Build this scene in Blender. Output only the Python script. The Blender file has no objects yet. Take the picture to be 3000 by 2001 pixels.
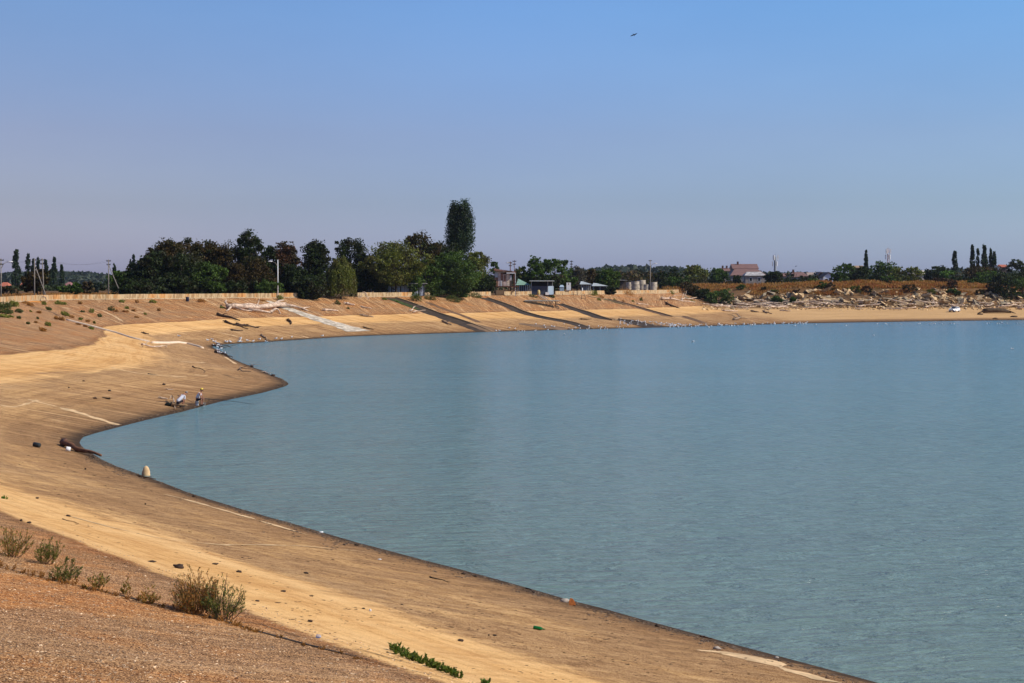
import bpy, bmesh, math, random
from mathutils import Vector, Matrix, noise
from mathutils.bvhtree import BVHTree
R = math.radians
PI = math.pi
scene = bpy.context.scene
COL = scene.collection
F, HZ, CH = 5000.0, 825.0, 10.5      # focal length in photo pixels, horizon row, eye height above the water

# ------------------------------------------------------------------ materials
def new_mat(name):
    m = bpy.data.materials.new(name); m.use_nodes = True
    nt = m.node_tree
    b = nt.nodes['Principled BSDF']
    b.inputs['Specular IOR Level'].default_value = 0.25
    return m, nt, b
def N(nt, t, **kw):
    n = nt.nodes.new(t)
    for k, v in kw.items(): setattr(n, k, v)
    return n
def mixc(nt, fac, a, b, mode='MIX'):
    n = N(nt, 'ShaderNodeMix', data_type='RGBA', blend_type=mode)
    for i, v in ((0, fac), (6, a), (7, b)):
        if hasattr(v, 'is_linked'): nt.links.new(v, n.inputs[i])
        elif isinstance(v, (int, float)): n.inputs[i].default_value = v
        else: n.inputs[i].default_value = (*v, 1)
    return n.outputs[2]
def math_(nt, op, a, b=0.0, c=None, clamp=False):
    n = N(nt, 'ShaderNodeMath', operation=op, use_clamp=clamp)
    for i, v in enumerate((a, b, c)):
        if v is None: continue
        if hasattr(v, 'is_linked'): nt.links.new(v, n.inputs[i])
        else: n.inputs[i].default_value = v
    return n.outputs[0]
def ramp(nt, fac, stops, interp='LINEAR'):
    n = N(nt, 'ShaderNodeValToRGB'); cr = n.color_ramp; cr.interpolation = interp
    while len(cr.elements) < len(stops): cr.elements.new(0.5)
    for e, (p, c) in zip(cr.elements, stops):
        e.position = p; e.color = (*c, 1) if len(c) == 3 else c
    nt.links.new(fac, n.inputs[0]); return n.outputs[0]
def noise_(nt, vec, scale, detail=4, rough=0.55, sx=1, sy=1, sz=1, rot=0, dist=0):
    mp = N(nt, 'ShaderNodeMapping'); mp.inputs['Scale'].default_value = (sx, sy, sz)
    mp.inputs['Rotation'].default_value = (0, 0, rot)
    nt.links.new(vec, mp.inputs[0])
    n = N(nt, 'ShaderNodeTexNoise'); n.inputs['Scale'].default_value = scale
    n.inputs['Detail'].default_value = detail; n.inputs['Roughness'].default_value = rough
    n.inputs['Distortion'].default_value = dist
    nt.links.new(mp.outputs[0], n.inputs['Vector']); return n.outputs['Fac']
def step(nt, v, lo, hi):
    n = N(nt, 'ShaderNodeMapRange', interpolation_type='SMOOTHSTEP')
    nt.links.new(v, n.inputs[0])
    for i, x in ((1, lo), (2, hi)):
        if hasattr(x, 'is_linked'): nt.links.new(x, n.inputs[i])
        else: n.inputs[i].default_value = x
    return n.outputs[0]
def bump(nt, bs, h, strength, dist):
    n = N(nt, 'ShaderNodeBump'); n.inputs['Strength'].default_value = strength
    n.inputs['Distance'].default_value = dist
    nt.links.new(h, n.inputs['Height']); nt.links.new(n.outputs[0], bs.inputs['Normal'])
MATS = {}
def mat(name, col, rough=0.85, var=0.25, scale=3.0, metal=0.0, spec=0.25, bumpd=0.0, col2=None, sx=1, sy=1, sz=1):
    """a weathered surface: base colour broken up by two noises"""
    if name in MATS: return MATS[name]
    m, nt, b = new_mat(name)
    tc = N(nt, 'ShaderNodeTexCoord').outputs['Object']
    n1 = noise_(nt, tc, scale, 5, 0.6, sx, sy, sz); n2 = noise_(nt, tc, scale*6, 3, 0.6, sx, sy, sz)
    d = tuple(c*(1-var) for c in col) if col2 is None else col2
    l = tuple(min(1, c*(1+var)) for c in col)
    c = mixc(nt, step(nt, n1, .35, .68), d, l)
    c = mixc(nt, step(nt, n2, .3, .7), c, mixc(nt, 1.0, c, (1-var*.6,)*3, 'MULTIPLY'))
    nt.links.new(c, b.inputs['Base Color'])
    b.inputs['Roughness'].default_value = rough; b.inputs['Metallic'].default_value = metal
    b.inputs['Specular IOR Level'].default_value = spec
    if bumpd: bump(nt, b, n2, 0.6, bumpd)
    MATS[name] = m; return m
def leafmat(name, c1, c2, c3=None, trans=0.25):
    """foliage: the leaf colour changes from leaf to leaf and from clump to clump"""
    if name in MATS: return MATS[name]
    m, nt, b = new_mat(name)
    tc = N(nt, 'ShaderNodeTexCoord').outputs['Object']
    g = N(nt, 'ShaderNodeNewGeometry')
    c = mixc(nt, g.outputs['Random Per Island'], c1, c2)
    if c3: c = mixc(nt, step(nt, noise_(nt, tc, 0.28, 3), .46, .62), c, c3)
    nt.links.new(c, b.inputs['Base Color']); b.inputs['Roughness'].default_value = .6
    b.inputs['Specular IOR Level'].default_value = .2
    t = N(nt, 'ShaderNodeBsdfTranslucent'); nt.links.new(mixc(nt, 1.0, c, (1.1, 1.3, .5), 'MULTIPLY'), t.inputs[0])
    mx = N(nt, 'ShaderNodeMixShader'); mx.inputs[0].default_value = trans
    nt.links.new(b.outputs[0], mx.inputs[1]); nt.links.new(t.outputs[0], mx.inputs[2])
    nt.links.new(mx.outputs[0], nt.nodes['Material Output'].inputs[0])
    MATS[name] = m; return m

# ------------------------------------------------------------------ objects
def tag(o, label=None, cat=None, group=None, kind=None):
    if label: o['label'] = label
    if cat: o['category'] = cat
    if group: o['group'] = group
    if kind: o['kind'] = kind
    return o
def empty(name, loc, rz=0, **kw):
    o = bpy.data.objects.new(name, None); COL.objects.link(o)
    o.location = loc; o.rotation_euler = (0, 0, rz); o.empty_display_size = .3
    return tag(o, **kw)
def link(name, me, m=None, parent=None, loc=None, rz=0, **kw):
    o = bpy.data.objects.new(name, me); COL.objects.link(o)
    if m is not None and not me.materials:
        for x in (m if isinstance(m, (list, tuple)) else [m]): me.materials.append(x)
    if parent: o.parent = parent
    if loc is not None: o.location = loc
    if rz: o.rotation_euler = (0, 0, rz)
    return tag(o, **kw)
def copy_tree(o, parent=None):
    c = o.copy(); COL.objects.link(c); c.parent = parent
    for ch in [x for x in bpy.data.objects if x.parent == o]: copy_tree(ch, c)
    return c
class MB:
    def __init__(s): s.v, s.f, s.mi = [], [], []
    def add(s, vs, fs, mi=0):
        k = len(s.v); s.v += [tuple(v) for v in vs]; s.f += [tuple(i+k for i in f) for f in fs]
        s.mi += [mi]*len(fs); return s
    def box(s, c, d, rz=0, mi=0, M=None):
        cx, cy, cz = c; a, b, h = d[0]/2, d[1]/2, d[2]/2
        vs = [Vector((x*a, y*b, z*h)) for z in (-1, 1) for y in (-1, 1) for x in (-1, 1)]
        Q = Matrix.Rotation(rz, 3, 'Z') if M is None else M
        vs = [Q @ v + Vector(c) for v in vs]
        return s.add(vs, [(0,2,3,1), (4,5,7,6), (0,1,5,4), (2,6,7,3), (0,4,6,2), (1,3,7,5)], mi)
    def bar(s, p, q, w, h=None, mi=0):
        """a straight rectangular bar from p to q"""
        p, q = Vector(p), Vector(q); d = q-p; L = d.length
        if L < 1e-6: return s
        z = d/L; x = z.cross(Vector((0, 0, 1)))
        x = Vector((1, 0, 0)) if x.length < 1e-3 else x.normalized()
        y = z.cross(x); M = Matrix((x, y, z)).transposed()
        return s.box((p+q)/2, (w, h or w, L), mi=mi, M=M)
    def tube(s, pts, rad, n=7, mi=0, wob=0.0, seed=0, cap=True):
        pts = [Vector(p) for p in pts]; k = len(s.v); m = len(pts)
        if not hasattr(rad, '__len__'): rad = [rad]*m
        ref = Vector((0, 0, 1)); vs, fs = [], []
        for i, p in enumerate(pts):
            d = (pts[min(i+1, m-1)]-pts[max(i-1, 0)])
            d = d.normalized() if d.length > 1e-9 else Vector((0, 0, 1))
            a = d.cross(ref if abs(d.dot(ref)) < .95 else Vector((1, 0, 0))).normalized(); b = d.cross(a)
            for j in range(n):
                t = 2*PI*j/n
                r = rad[i]*(1+wob*noise.noise(Vector((math.cos(t)*2+seed, math.sin(t)*2, i*.9+seed))))
                vs.append(p+(a*math.cos(t)+b*math.sin(t))*r)
        for i in range(m-1):
            for j in range(n):
                fs.append((i*n+j, i*n+(j+1) % n, (i+1)*n+(j+1) % n, (i+1)*n+j))
        if cap: fs += [tuple(range(n))[::-1], tuple((m-1)*n+j for j in range(n))]
        return s.add(vs, fs, mi)
    def lathe(s, prof, c=(0, 0, 0), n=16, mi=0):
        vs, fs = [], []
        for r, z in prof:
            for j in range(n): vs.append((c[0]+r*math.cos(2*PI*j/n), c[1]+r*math.sin(2*PI*j/n), c[2]+z))
        for i in range(len(prof)-1):
            for j in range(n): fs.append((i*n+j, i*n+(j+1) % n, (i+1)*n+(j+1) % n, (i+1)*n+j))
        fs += [tuple(range(n))[::-1], tuple((len(prof)-1)*n+j for j in range(n))]
        return s.add(vs, fs, mi)
    def ell(s, c, r, n=8, m=6, M=None, wob=0, seed=0, mi=0):
        vs, fs = [], []
        for i in range(m+1):
            ph = PI*i/m
            for j in range(n):
                t = 2*PI*j/n; d = Vector((math.sin(ph)*math.cos(t), math.sin(ph)*math.sin(t), math.cos(ph)))
                k = 1+wob*noise.noise(d*1.7+Vector((seed, seed*.7, 0)))
                d = Vector((d.x*r[0], d.y*r[1], d.z*r[2]))*k
                if M is not None: d = M @ d
                vs.append(d+Vector(c))
        for i in range(m):
            for j in range(n): fs.append((i*n+j, (i+1)*n+j, (i+1)*n+(j+1) % n, i*n+(j+1) % n))
        return s.add(vs, fs, mi)
    def mesh(s, name, smooth=False, mats=None):
        me = bpy.data.meshes.new(name); me.from_pydata(s.v, [], s.f)
        for x in (mats or []): me.materials.append(x)
        if mats and len(mats) > 1: me.polygons.foreach_set('material_index', s.mi)
        if smooth: me.polygons.foreach_set('use_smooth', [True]*len(me.polygons))
        me.update(); return me
    def obj(s, name, m, parent=None, smooth=False, loc=None, rz=0, **kw):
        return link(name, s.mesh(name, smooth), m, parent, loc, rz, **kw)

# ------------------------------------------------------------------ camera, sky, sun
cam = bpy.data.cameras.new('camera'); cam.sensor_width = 36; cam.lens = F/3000*36
cam.shift_y = -(1000.5-HZ)/3000; cam.clip_start = .5; cam.clip_end = 30000
co = bpy.data.objects.new('camera', cam); COL.objects.link(co)
co.location = (0, 0, CH); co.rotation_euler = (PI/2, 0, 0); scene.camera = co

SUN_EL, SUN_AZ = R(40), R(106)       # azimuth measured clockwise from +Y: from the right, a little behind
sd = Vector((math.sin(SUN_AZ)*math.cos(SUN_EL), math.cos(SUN_AZ)*math.cos(SUN_EL), math.sin(SUN_EL)))
sl = bpy.data.lights.new('sun', 'SUN'); sl.energy = 5.0; sl.angle = R(.5); sl.color = (1, .92, .78)
so = bpy.data.objects.new('sun', sl); COL.objects.link(so)
so.rotation_euler = sd.to_track_quat('Z', 'Y').to_euler(); so.location = (80, 0, 80)

w = bpy.data.worlds.new('World'); scene.world = w; w.use_nodes = True
nt = w.node_tree; bg = nt.nodes['Background']
sky = N(nt, 'ShaderNodeTexSky', sky_type='NISHITA'); sky.sun_disc = False
sky.sun_elevation = SUN_EL; sky.sun_rotation = SUN_AZ; sky.altitude = 100
sky.air_density = 1.0; sky.dust_density = 1.2; sky.ozone_density = 3.0
# the hazy air layer near the horizon is greyer and darker than the clear model sky
tc = N(nt, 'ShaderNodeTexCoord'); sep = N(nt, 'ShaderNodeSeparateXYZ'); nt.links.new(tc.outputs['Generated'], sep.inputs[0])
SKYT = ramp(nt, sep.outputs[2], [(0, (1.12, 1.18, 2.04)), (.015, (1.04, 1.15, 1.90)), (.045, (.84, .93, 1.38)), (.085, (.86, .92, 1.32)), (.157, (.79, 1.06, 1.5)), (.40, (.62, .80, 1.25)), (1, (.6, .7, 1))])
# the haze is uneven: thicker and more mauve to the west (left), clearer to the east, with faint banks
HZX = ramp(nt, math_(nt, 'MULTIPLY_ADD', sep.outputs[0], .5, .5), [(.0, (1, .95, .92)), (.36, (1.03, .87, .80)), (.5, (1.02, 1.0, .99)), (.64, (1.03, 1.10, 1.05)), (1, (1, 1, 1))])
sky_c = mixc(nt, 1.0, mixc(nt, 1.0, sky.outputs[0], SKYT, 'MULTIPLY'), HZX, 'MULTIPLY')
bank = ramp(nt, noise_(nt, tc.outputs['Generated'], 3.2, 5, .6, 1, 1, 3.2), [(.35, (.965, .97, .98)), (.65, (1.03, 1.025, 1.02))])
nt.links.new(mixc(nt, 1.0, sky_c, bank, 'MULTIPLY'), bg.inputs[0])
bg.inputs[1].default_value = 0.10
scene.view_settings.view_transform = 'Standard'; scene.view_settings.look = 'None'
scene.view_settings.exposure = 0; scene.view_settings.gamma = 1
scene.cycles.use_denoising = True; scene.cycles.max_bounces = 6; scene.cycles.volume_bounces = 0
scene.cycles.caustics_reflective = False; scene.cycles.caustics_refractive = False

# ------------------------------------------------------------------ terrain
# each station: water edge | upper edge of the pale band | crest (foot of the parapet) | behind the crest ; x, y, z
ST = [
 ((42.6,-5,0),(28.2,-14.6,3.5),(13.5,-24.3,7.2),(10,-26.5,7.3),0),
 ((26,20,0),(11.8,10.6,3.56),(-2.8,.9,7.1),(-6,-1,7.2),0),
 ((9.6,44.6,0),(-4.6,34.6,3.56),(-19.5,25.5,7.1),(-23,23,7.2),0),
 ((1.8,56.3,0),(-12.1,46.3,3.56),(-27,37,7.1),(-30,35,7.2),0),
 ((-8.8,72.7,0),(-23.1,62.5,3.56),(-38,53,7.1),(-41,51,7.2),0),
 ((-16.3,85.5,0),(-32,77,3.56),(-46,70,7.1),(-50,68,7.2),0),
 ((-24.3,100.8,0),(-42,97,3.56),(-57,94,7.1),(-61,93,7.2),0),
 ((-29,115.4,0),(-49,118,3.56),(-67,120,7.1),(-71,120,7.2),0),
 ((-26.5,141,0),(-50,143,3.56),(-73,148,7.1),(-77,149,7.2),0),
 ((-23.2,165,0),(-48,160,3.56),(-76,172,7.1),(-80,174,7.2),0),
 ((-22.9,175,0),(-46,170,3.56),(-78,194,7.1),(-82,196,7.2),0),
 ((-25.4,186,0),(-45.4,178,3.56),(-79,212,7.1),(-83,214,7.2),0),
 ((-29.7,202,0),(-46.2,188,3.56),(-80,235,7.1),(-84,237,7.2),0),
 ((-35.8,224,0),(-50.7,211,3.56),(-80.5,262,7.1),(-84.5,264,7.2),0),
 ((-44.5,260,0),(-58,243,3.56),(-84,292,7.1),(-88,295,7.2),0),
 ((-48.4,275,0),(-63,263,3.56),(-86,309,7.1),(-90,313,7.2),0),
 ((-47.6,286,0),(-62.5,277,3.56),(-83,318,7.1),(-86,323,7.2),0),
 ((-43.3,295,0),(-59,294,3.56),(-77,324,7.1),(-79.5,328,7.2),0),
 ((-31.2,326,0),(-48.5,330,3.56),(-61,344,7.1),(-63.5,348,7.2),0),
 ((-15.5,345,0),(-32,354,3.56),(-40,370,7.1),(-42,374,7.2),0),
 ((11.8,372,0),(-7,386,3.56),(-12.5,404,7.1),(-14.5,408,7.2),0),
 ((32.2,389,0),(16,418,3.56),(13,442,7.1),(11,446,7.2),0),
 ((61,417,0),(43,462,3.5),(45,500,7.1),(43,505,7.2),0),
 ((76,430,0),(60,500,3.3),(57,536,7.4),(56,542,8.2),.75),
 ((92.8,441,0),(96,507,2.3),(98,521,7.2),(98,536,10.3),1),
 ((112,452,0),(122,507,2.3),(124,522,7.2),(125,538,10.4),1),
 ((139,465,0),(150,510,2.3),(152,524,6.6),(154,538,8.9),1),
 ((200,485,0),(214,528,2.3),(217,544,6.6),(219,558,9),1),
 ((320,530,0),(334,575,2.3),(338,590,6.6),(340,606,9),1),
 ((900,700,0),(915,760,2.3),(920,775,6.6),(922,790,9),1)]
SUB = 8
def cr(p0, p1, p2, p3, t):
    return .5*((2*p1)+(-p0+p2)*t+(2*p0-5*p1+4*p2-p3)*t*t+(-p0+3*p1-3*p2+p3)*t**3)
def rowpts(k):
    P = [Vector(s[k]) for s in ST]; out = []
    for i in range(len(P)-1):
        p0, p1, p2, p3 = P[max(i-1, 0)], P[i], P[i+1], P[min(i+2, len(P)-1)]
        for j in range(SUB):
            t = j/SUB; q = cr(p0, p1, p2, p3, t); l = p1.lerp(p2, t); q = q.lerp(l, .35)
            out.append(q)
    out.append(P[-1]); return out
rows = [rowpts(k) for k in range(4)]
bz = []
for i in range(len(ST)-1):
    for j in range(SUB): bz.append(ST[i][4]*(1-j/SUB)+ST[i+1][4]*j/SUB)
bz.append(ST[-1][4])
nS = len(rows[0])
grid, tt = [], []                     # grid[i][r]
RS = [(-1, 0, 3), (0, 1, 16), (1, 2, 18), (2, 3, 5)]
S = [0.0]
for i in range(1, nS):
    a = ((rows[0][i]-rows[0][i-1]).length+(rows[2][i]-rows[2][i-1]).length)/2; S.append(S[-1]+a)
for i in range(nS):
    W, B, C, D = (rows[k][i] for k in range(4)); line = []; b = bz[i]
    inl = (B-W); inl.z = 0; inl.normalize()
    deep = W-inl*18; deep.z = -3.2
    out = (C-B); out.z = 0; out.normalize()
    seg = [(deep, W, 4), (W, B, 16), (B, C, 18), (C, D, 6)]
    for a, c, n in seg:
        for q in range(n): line.append(a.lerp(c, q/n))
    line.append(D.copy())
    pz = 7.2+1.4*b
    for dist, z in ((14, pz+ (1.4*b)), (60, pz+.6*b), (220, pz), (900, 6.5), (7000, 5)):
        q = D+out*dist; q.z = z; line.append(q)
    T = 0; tl = [0]
    for q in range(1, len(line)):
        T += (line[q]-line[q-1]).length; tl.append(T)
    # surface unevenness: settled slabs on the embankment, humps on the natural bank
    for q, p in enumerate(line):
        if 2 < q < len(line)-4:
            k = noise.noise(Vector((p.x*.09, p.y*.09, 0)))*.10+noise.noise(Vector((p.x*.5, p.y*.5, 3)))*.025
            if q > 20: k += b*1.1*noise.noise(Vector((p.x*.12, p.y*.12, 7)))*min(1, (q-20)/8) + b*.35*noise.noise(Vector((p.x*.5, p.y*.5, 1)))
            if q <= 6: k *= .6
            p.z += k
        if q >= len(line)-5: p.z += b*.6*noise.noise(Vector((p.x*.03, p.y*.03, 2)))
    grid.append(line); tt.append(tl)
nR = len(grid[0])
verts = [v for l in grid for v in l]
faces = [(i*nR+r, i*nR+r+1, (i+1)*nR+r+1, (i+1)*nR+r) for i in range(nS-1) for r in range(nR-1)]
me = bpy.data.meshes.new('ground'); me.from_pydata([tuple(v) for v in verts], [], faces)
uvl = me.uv_layers.new(name='along')
ca = me.color_attributes.new('zone', 'FLOAT_COLOR', 'POINT')
W0 = tt[0][4]
for i in range(nS):
    for r in range(nR):
        k = i*nR+r
        ca.data[k].color = (bz[i], 1 if r >= 38+4 else (0 if r < 38+1 else .6), max(0, min(1, (S[i]-100)/120)), 1)
for lp in me.loops:
    i, r = divmod(lp.vertex_index, nR); uvl.data[lp.index].uv = (S[i], tt[i][r]-tt[i][4])
me.polygons.foreach_set('use_smooth', [True]*len(me.polygons)); me.update()
BV = BVHTree.FromPolygons(verts, faces)
def gz(x, y):
    h = BV.ray_cast(Vector((x, y, 300)), Vector((0, 0, -1)))
    return h[0].z if h[0] else 7.0
def gn(x, y):
    h = BV.ray_cast(Vector((x, y, 300)), Vector((0, 0, -1)))
    n = h[1]; return n if n.z > 0 else -n
def P(u, v):
    """the ground point behind a photo pixel"""
    d = Vector(((u-1500)/F, 1, -(v-HZ)/F)).normalized()
    h = BV.ray_cast(Vector((0, 0, CH)), d)
    q = h[0] if h[0] else Vector((0, 0, CH))+d*3000
    if q.z < 0: q = Vector((0, 0, CH))+d*(CH/-d.z) if d.z < 0 else q
    return q
def X(u, Y): return (u-1500)/F*Y
def Zv(v, Y): return CH-(v-HZ)/F*Y
# ------------------------------------------------------------------ ground, water
def ground_material():
    m, nt, b = new_mat('ground')
    uv = N(nt, 'ShaderNodeUVMap', uv_map='along').outputs[0]
    pos = N(nt, 'ShaderNodeNewGeometry').outputs['Position']
    sp = N(nt, 'ShaderNodeSeparateXYZ'); nt.links.new(pos, sp.inputs[0]); z = sp.outputs[2]
    at = N(nt, 'ShaderNodeVertexColor', layer_name='zone'); sc = N(nt, 'ShaderNodeSeparateColor'); nt.links.new(at.outputs[0], sc.inputs[0])
    beach, plat, farf = sc.outputs[0], sc.outputs[1], sc.outputs[2]
    M = lambda a, b_: math_(nt, 'MULTIPLY', a, b_)
    A = lambda a, b_: math_(nt, 'ADD', a, b_)
    mul = lambda c, k: mixc(nt, 1, c, k if isinstance(k, tuple) else (k,)*3, 'MULTIPLY')
    big = noise_(nt, uv, .05, 4, .55, 1, 2)
    along = noise_(nt, uv, .16, 7, .68, .28, 2.2, dist=.8)      # old water lines along the shore
    lines = noise_(nt, uv, 1.3, 5, .7, .12, 2.4, dist=.5)       # thin lines along the shore
    down = noise_(nt, uv, .5, 6, .68, 3.2, .14, rot=.12)       # streaks running down the slope
    downf = noise_(nt, uv, 1.6, 5, .7, 3.0, .10, rot=.16)
    fine = noise_(nt, pos, 7, 6, .75)
    grit = noise_(nt, pos, 30, 4, .8)
    patch = noise_(nt, uv, .35, 6, .7, .5, 1.3, dist=1.0)
    iso = noise_(nt, pos, .22, 8, .68, dist=.6)
    dash = noise_(nt, pos, 1.7, 8, .78)
    nearf = math_(nt, 'SUBTRACT', 1.0, M(farf, .6))
    stk = A(.28, M(farf, .72))
    # --- lower zone: grey brown with broken patches of pale silt
    low = ramp(nt, big, [(.3, (.46, .25, .10)), (.5, (.52, .31, .135)), (.7, (.50, .32, .16))])
    low = mixc(nt, M(math_(nt, 'SUBTRACT', 1.0, step(nt, down, .40, .60)), stk), low, mul(low, (.66, .58, .50)))
    blot = noise_(nt, pos, .55, 7, .72, dist=.8)
    low = mixc(nt, M(math_(nt, 'SUBTRACT', 1.0, step(nt, blot, .42, .56)), .75), low, mul(low, (.74, .68, .62)))
    low = mixc(nt, M(M(step(nt, downf, .50, .62), .55), stk), low, (.50, .32, .145))
    silt_or_sky = M(M(step(nt, A(A(M(along, .25), M(iso, .5)), M(dash, .25)), .495, .525), step(nt, z, .35, 1.1)), nearf)
    brk = A(M(step(nt, fine, .42, .50), .65), .25)
    low = mixc(nt, M(silt_or_sky, brk), low, (.74, .46, .19))
    low = mixc(nt, M(M(step(nt, lines, .52, .58), .6), A(.2, M(farf, .6))), low, mul(low, .56))
    low = mixc(nt, math_(nt, 'SUBTRACT', 1.0, step(nt, A(z, M(math_(nt, 'SUBTRACT', down, .5), 2.6)), .35, 1.5)), low, mul(low, (.66, .60, .54)))
    low = mixc(nt, nearf, low, mul(low, (.86, .85, .82)))
    band = noise_(nt, uv, 1.0, 4, .6, .018, .85)
    low = mixc(nt, math_(nt, 'SUBTRACT', 1.0, step(nt, band, .40, .52)), low, mul(low, (.80, .76, .72)))
    # --- pale sandy band
    sand = ramp(nt, along, [(.3, (.73, .43, .165)), (.48, (.82, .51, .21)), (.7, (.88, .59, .28))])
    sand = mixc(nt, M(math_(nt, 'SUBTRACT', 1.0, step(nt, down, .38, .56)), A(.35, M(farf, .5))), sand, mul(sand, (.72, .64, .55)))
    sand = mixc(nt, M(M(step(nt, dash, .52, .56), .45), nearf), sand, mul(sand, (.76, .68, .60)))
    sand = mixc(nt, M(M(step(nt, downf, .52, .6), .4), stk), sand, mul(sand, .72))
    sand = mixc(nt, M(step(nt, lines, .52, .60), .55), sand, mul(sand, (.74, .66, .58)))
    sand = mixc(nt, M(step(nt, patch, .56, .66), .35), sand, mul(sand, (.70, .62, .56)))
    sand = mixc(nt, math_(nt, 'SUBTRACT', 1.0, step(nt, band, .42, .54)), sand, mul(sand, (.93, .89, .84)))
    sand = mixc(nt, M(math_(nt, 'SUBTRACT', 1.0, step(nt, z, 3.05, 3.30)), .8), sand, mul(sand, (.95, .92, .88)))
    # --- upper zone: rusty brown concrete with coarse aggregate
    up = ramp(nt, noise_(nt, uv, .09, 5, .6, 1, 1.6), [(.32, (.72, .27, .045)), (.44, (.64, .27, .07)), (.56, (.52, .29, .12)), (.64, (.59, .265, .075)), (.74, (.70, .275, .05))])
    up = mixc(nt, M(step(nt, iso, .47, .56), .65), up, (.40, .29, .20))
    up = mixc(nt, M(M(math_(nt, 'SUBTRACT', 1.0, step(nt, iso, .40, .48)), .6), nearf), up, (.74, .27, .05))
    up = mixc(nt, step(nt, down, .40, .60), mul(up, (.66, .58, .52)), up)
    up = mixc(nt, M(step(nt, downf, .52, .58), .65), up, (.66, .38, .18))
    up = mixc(nt, M(math_(nt, 'SUBTRACT', 1.0, step(nt, downf, .42, .48)), .5), up, mul(up, (.62, .52, .44)))
    up = mixc(nt, step(nt, fine, .47, .60), mul(up, (.50, .44, .38)), up)
    up = mixc(nt, M(step(nt, dash, .49, .52), .7), up, mul(up, (.52, .45, .40)))
    up = mixc(nt, M(step(nt, grit, .525, .57), .8), up, (.86, .50, .23))
    up = mixc(nt, M(math_(nt, 'SUBTRACT', 1.0, step(nt, grit, .43, .475)), .75), up, mul(up, (.26, .18, .12)))
    low = mixc(nt, M(M(step(nt, dash, .50, .54), nearf), .85), low, mul(low, (.52, .43, .35)))
    low = mixc(nt, M(step(nt, grit, .52, .57), .55), low, (.74, .48, .25))
    low = mixc(nt, M(math_(nt, 'SUBTRACT', 1.0, step(nt, grit, .42, .47)), .6), low, mul(low, (.38, .30, .22)))
    e1 = M(math_(nt, 'SUBTRACT', along, .5), 1.7); e2 = M(math_(nt, 'SUBTRACT', down, .5), .8); e3 = M(math_(nt, 'SUBTRACT', fine, .5), .45)
    zz = A(A(z, e1), A(e2, M(e3, nearf)))
    zn = A(A(z, M(math_(nt, 'SUBTRACT', big, .5), .5)), A(M(e2, .22), M(e3, .5)))
    zlo = A(1.95, M(math_(nt, 'SUBTRACT', 1.0, farf), .35))
    c = mixc(nt, step(nt, zz, zlo, A(zlo, .5)), low, sand)
    c = mixc(nt, step(nt, zn, 3.50, 3.58), c, mixc(nt, step(nt, zn, 3.56, 3.8), mul(up, (.72, .66, .62)), up))
    # --- slab joints and long seams running down the slope
    su = N(nt, 'ShaderNodeSeparateXYZ'); nt.links.new(uv, su.inputs[0]); wob_ = M(math_(nt, 'SUBTRACT', big, .5), 1.6)
    jt = math_(nt, 'PINGPONG', A(su.outputs[0], wob_), 2.0); ju = math_(nt, 'PINGPONG', A(su.outputs[1], wob_), 2.5)
    jm = math_(nt, 'MAXIMUM', math_(nt, 'SUBTRACT', 1.0, step(nt, jt, .03, .11)), M(math_(nt, 'SUBTRACT', 1.0, step(nt, ju, .03, .10)), .7))
    c = mixc(nt, M(jm, M(step(nt, patch, .42, .58), M(stk, .6))), c, mul(c, (.56, .48, .42)))
    seam = noise_(nt, uv, .55, 3, .5, 1.0, .05, rot=.10); sr = math_(nt, 'ABSOLUTE', math_(nt, 'SUBTRACT', seam, .5))
    c = mixc(nt, M(math_(nt, 'SUBTRACT', 1.0, step(nt, sr, .002, .016)), M(stk, .5)), c, (.80, .53, .27))
    sr2 = math_(nt, 'ABSOLUTE', math_(nt, 'SUBTRACT', seam, .56))
    c = mixc(nt, M(math_(nt, 'SUBTRACT', 1.0, step(nt, sr2, .004, .02)), M(stk, .6)), c, mul(c, (.58, .50, .44)))
    # --- beach: pale sand, damp and darker near the water
    bs = ramp(nt, along, [(.32, (.46, .28, .125)), (.5, (.58, .36, .16)), (.68, (.66, .43, .20))])
    bs = mixc(nt, M(step(nt, lines, .5, .6), .5), bs, mul(bs, .72))
    bs = mixc(nt, step(nt, A(z, M(e1, .12)), .35, .62), (.27, .155, .07), bs)
    bs = mixc(nt, step(nt, z, 2.45, 3.0), bs, ramp(nt, noise_(nt, pos, .5, 5, .7), [(.35, (.05, .032, .018)), (.5, (.13, .075, .035)), (.65, (.22, .12, .05))]))
    c = mixc(nt, step(nt, beach, .35, .95), c, bs)
    # --- dry grassland behind the crest
    gp = noise_(nt, pos, .035, 5, .6)
    gr = ramp(nt, gp, [(.35, (.08, .06, .025)), (.5, (.17, .09, .035)), (.65, (.24, .13, .05))])
    gr = mixc(nt, step(nt, fine, .35, .65), mul(gr, (.6, .6, .5)), gr)
    c = mixc(nt, step(nt, plat, .25, .75), c, gr)
    # --- wet rim at the water line
    wz = A(z, A(M(math_(nt, 'SUBTRACT', down, .5), .5), M(e3, .5)))
    c = mixc(nt, step(nt, wz, .02, .36), (.058, .036, .020), c)
    # --- general grain
    c = mixc(nt, step(nt, grit, .38, .52), mul(c, (.72, .66, .60)), c)
    c = mixc(nt, M(step(nt, fine, .56, .66), .4), c, mul(c, .6))
    nt.links.new(c, b.inputs['Base Color']); b.inputs['Roughness'].default_value = .92
    b.inputs['Specular IOR Level'].default_value = .12
    h = A(M(fine, .6), A(M(grit, .25), M(down, .35)))
    bump(nt, b, h, .6, .07)
    return m
tag(link('ground', me, ground_material()), kind='structure')

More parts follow.
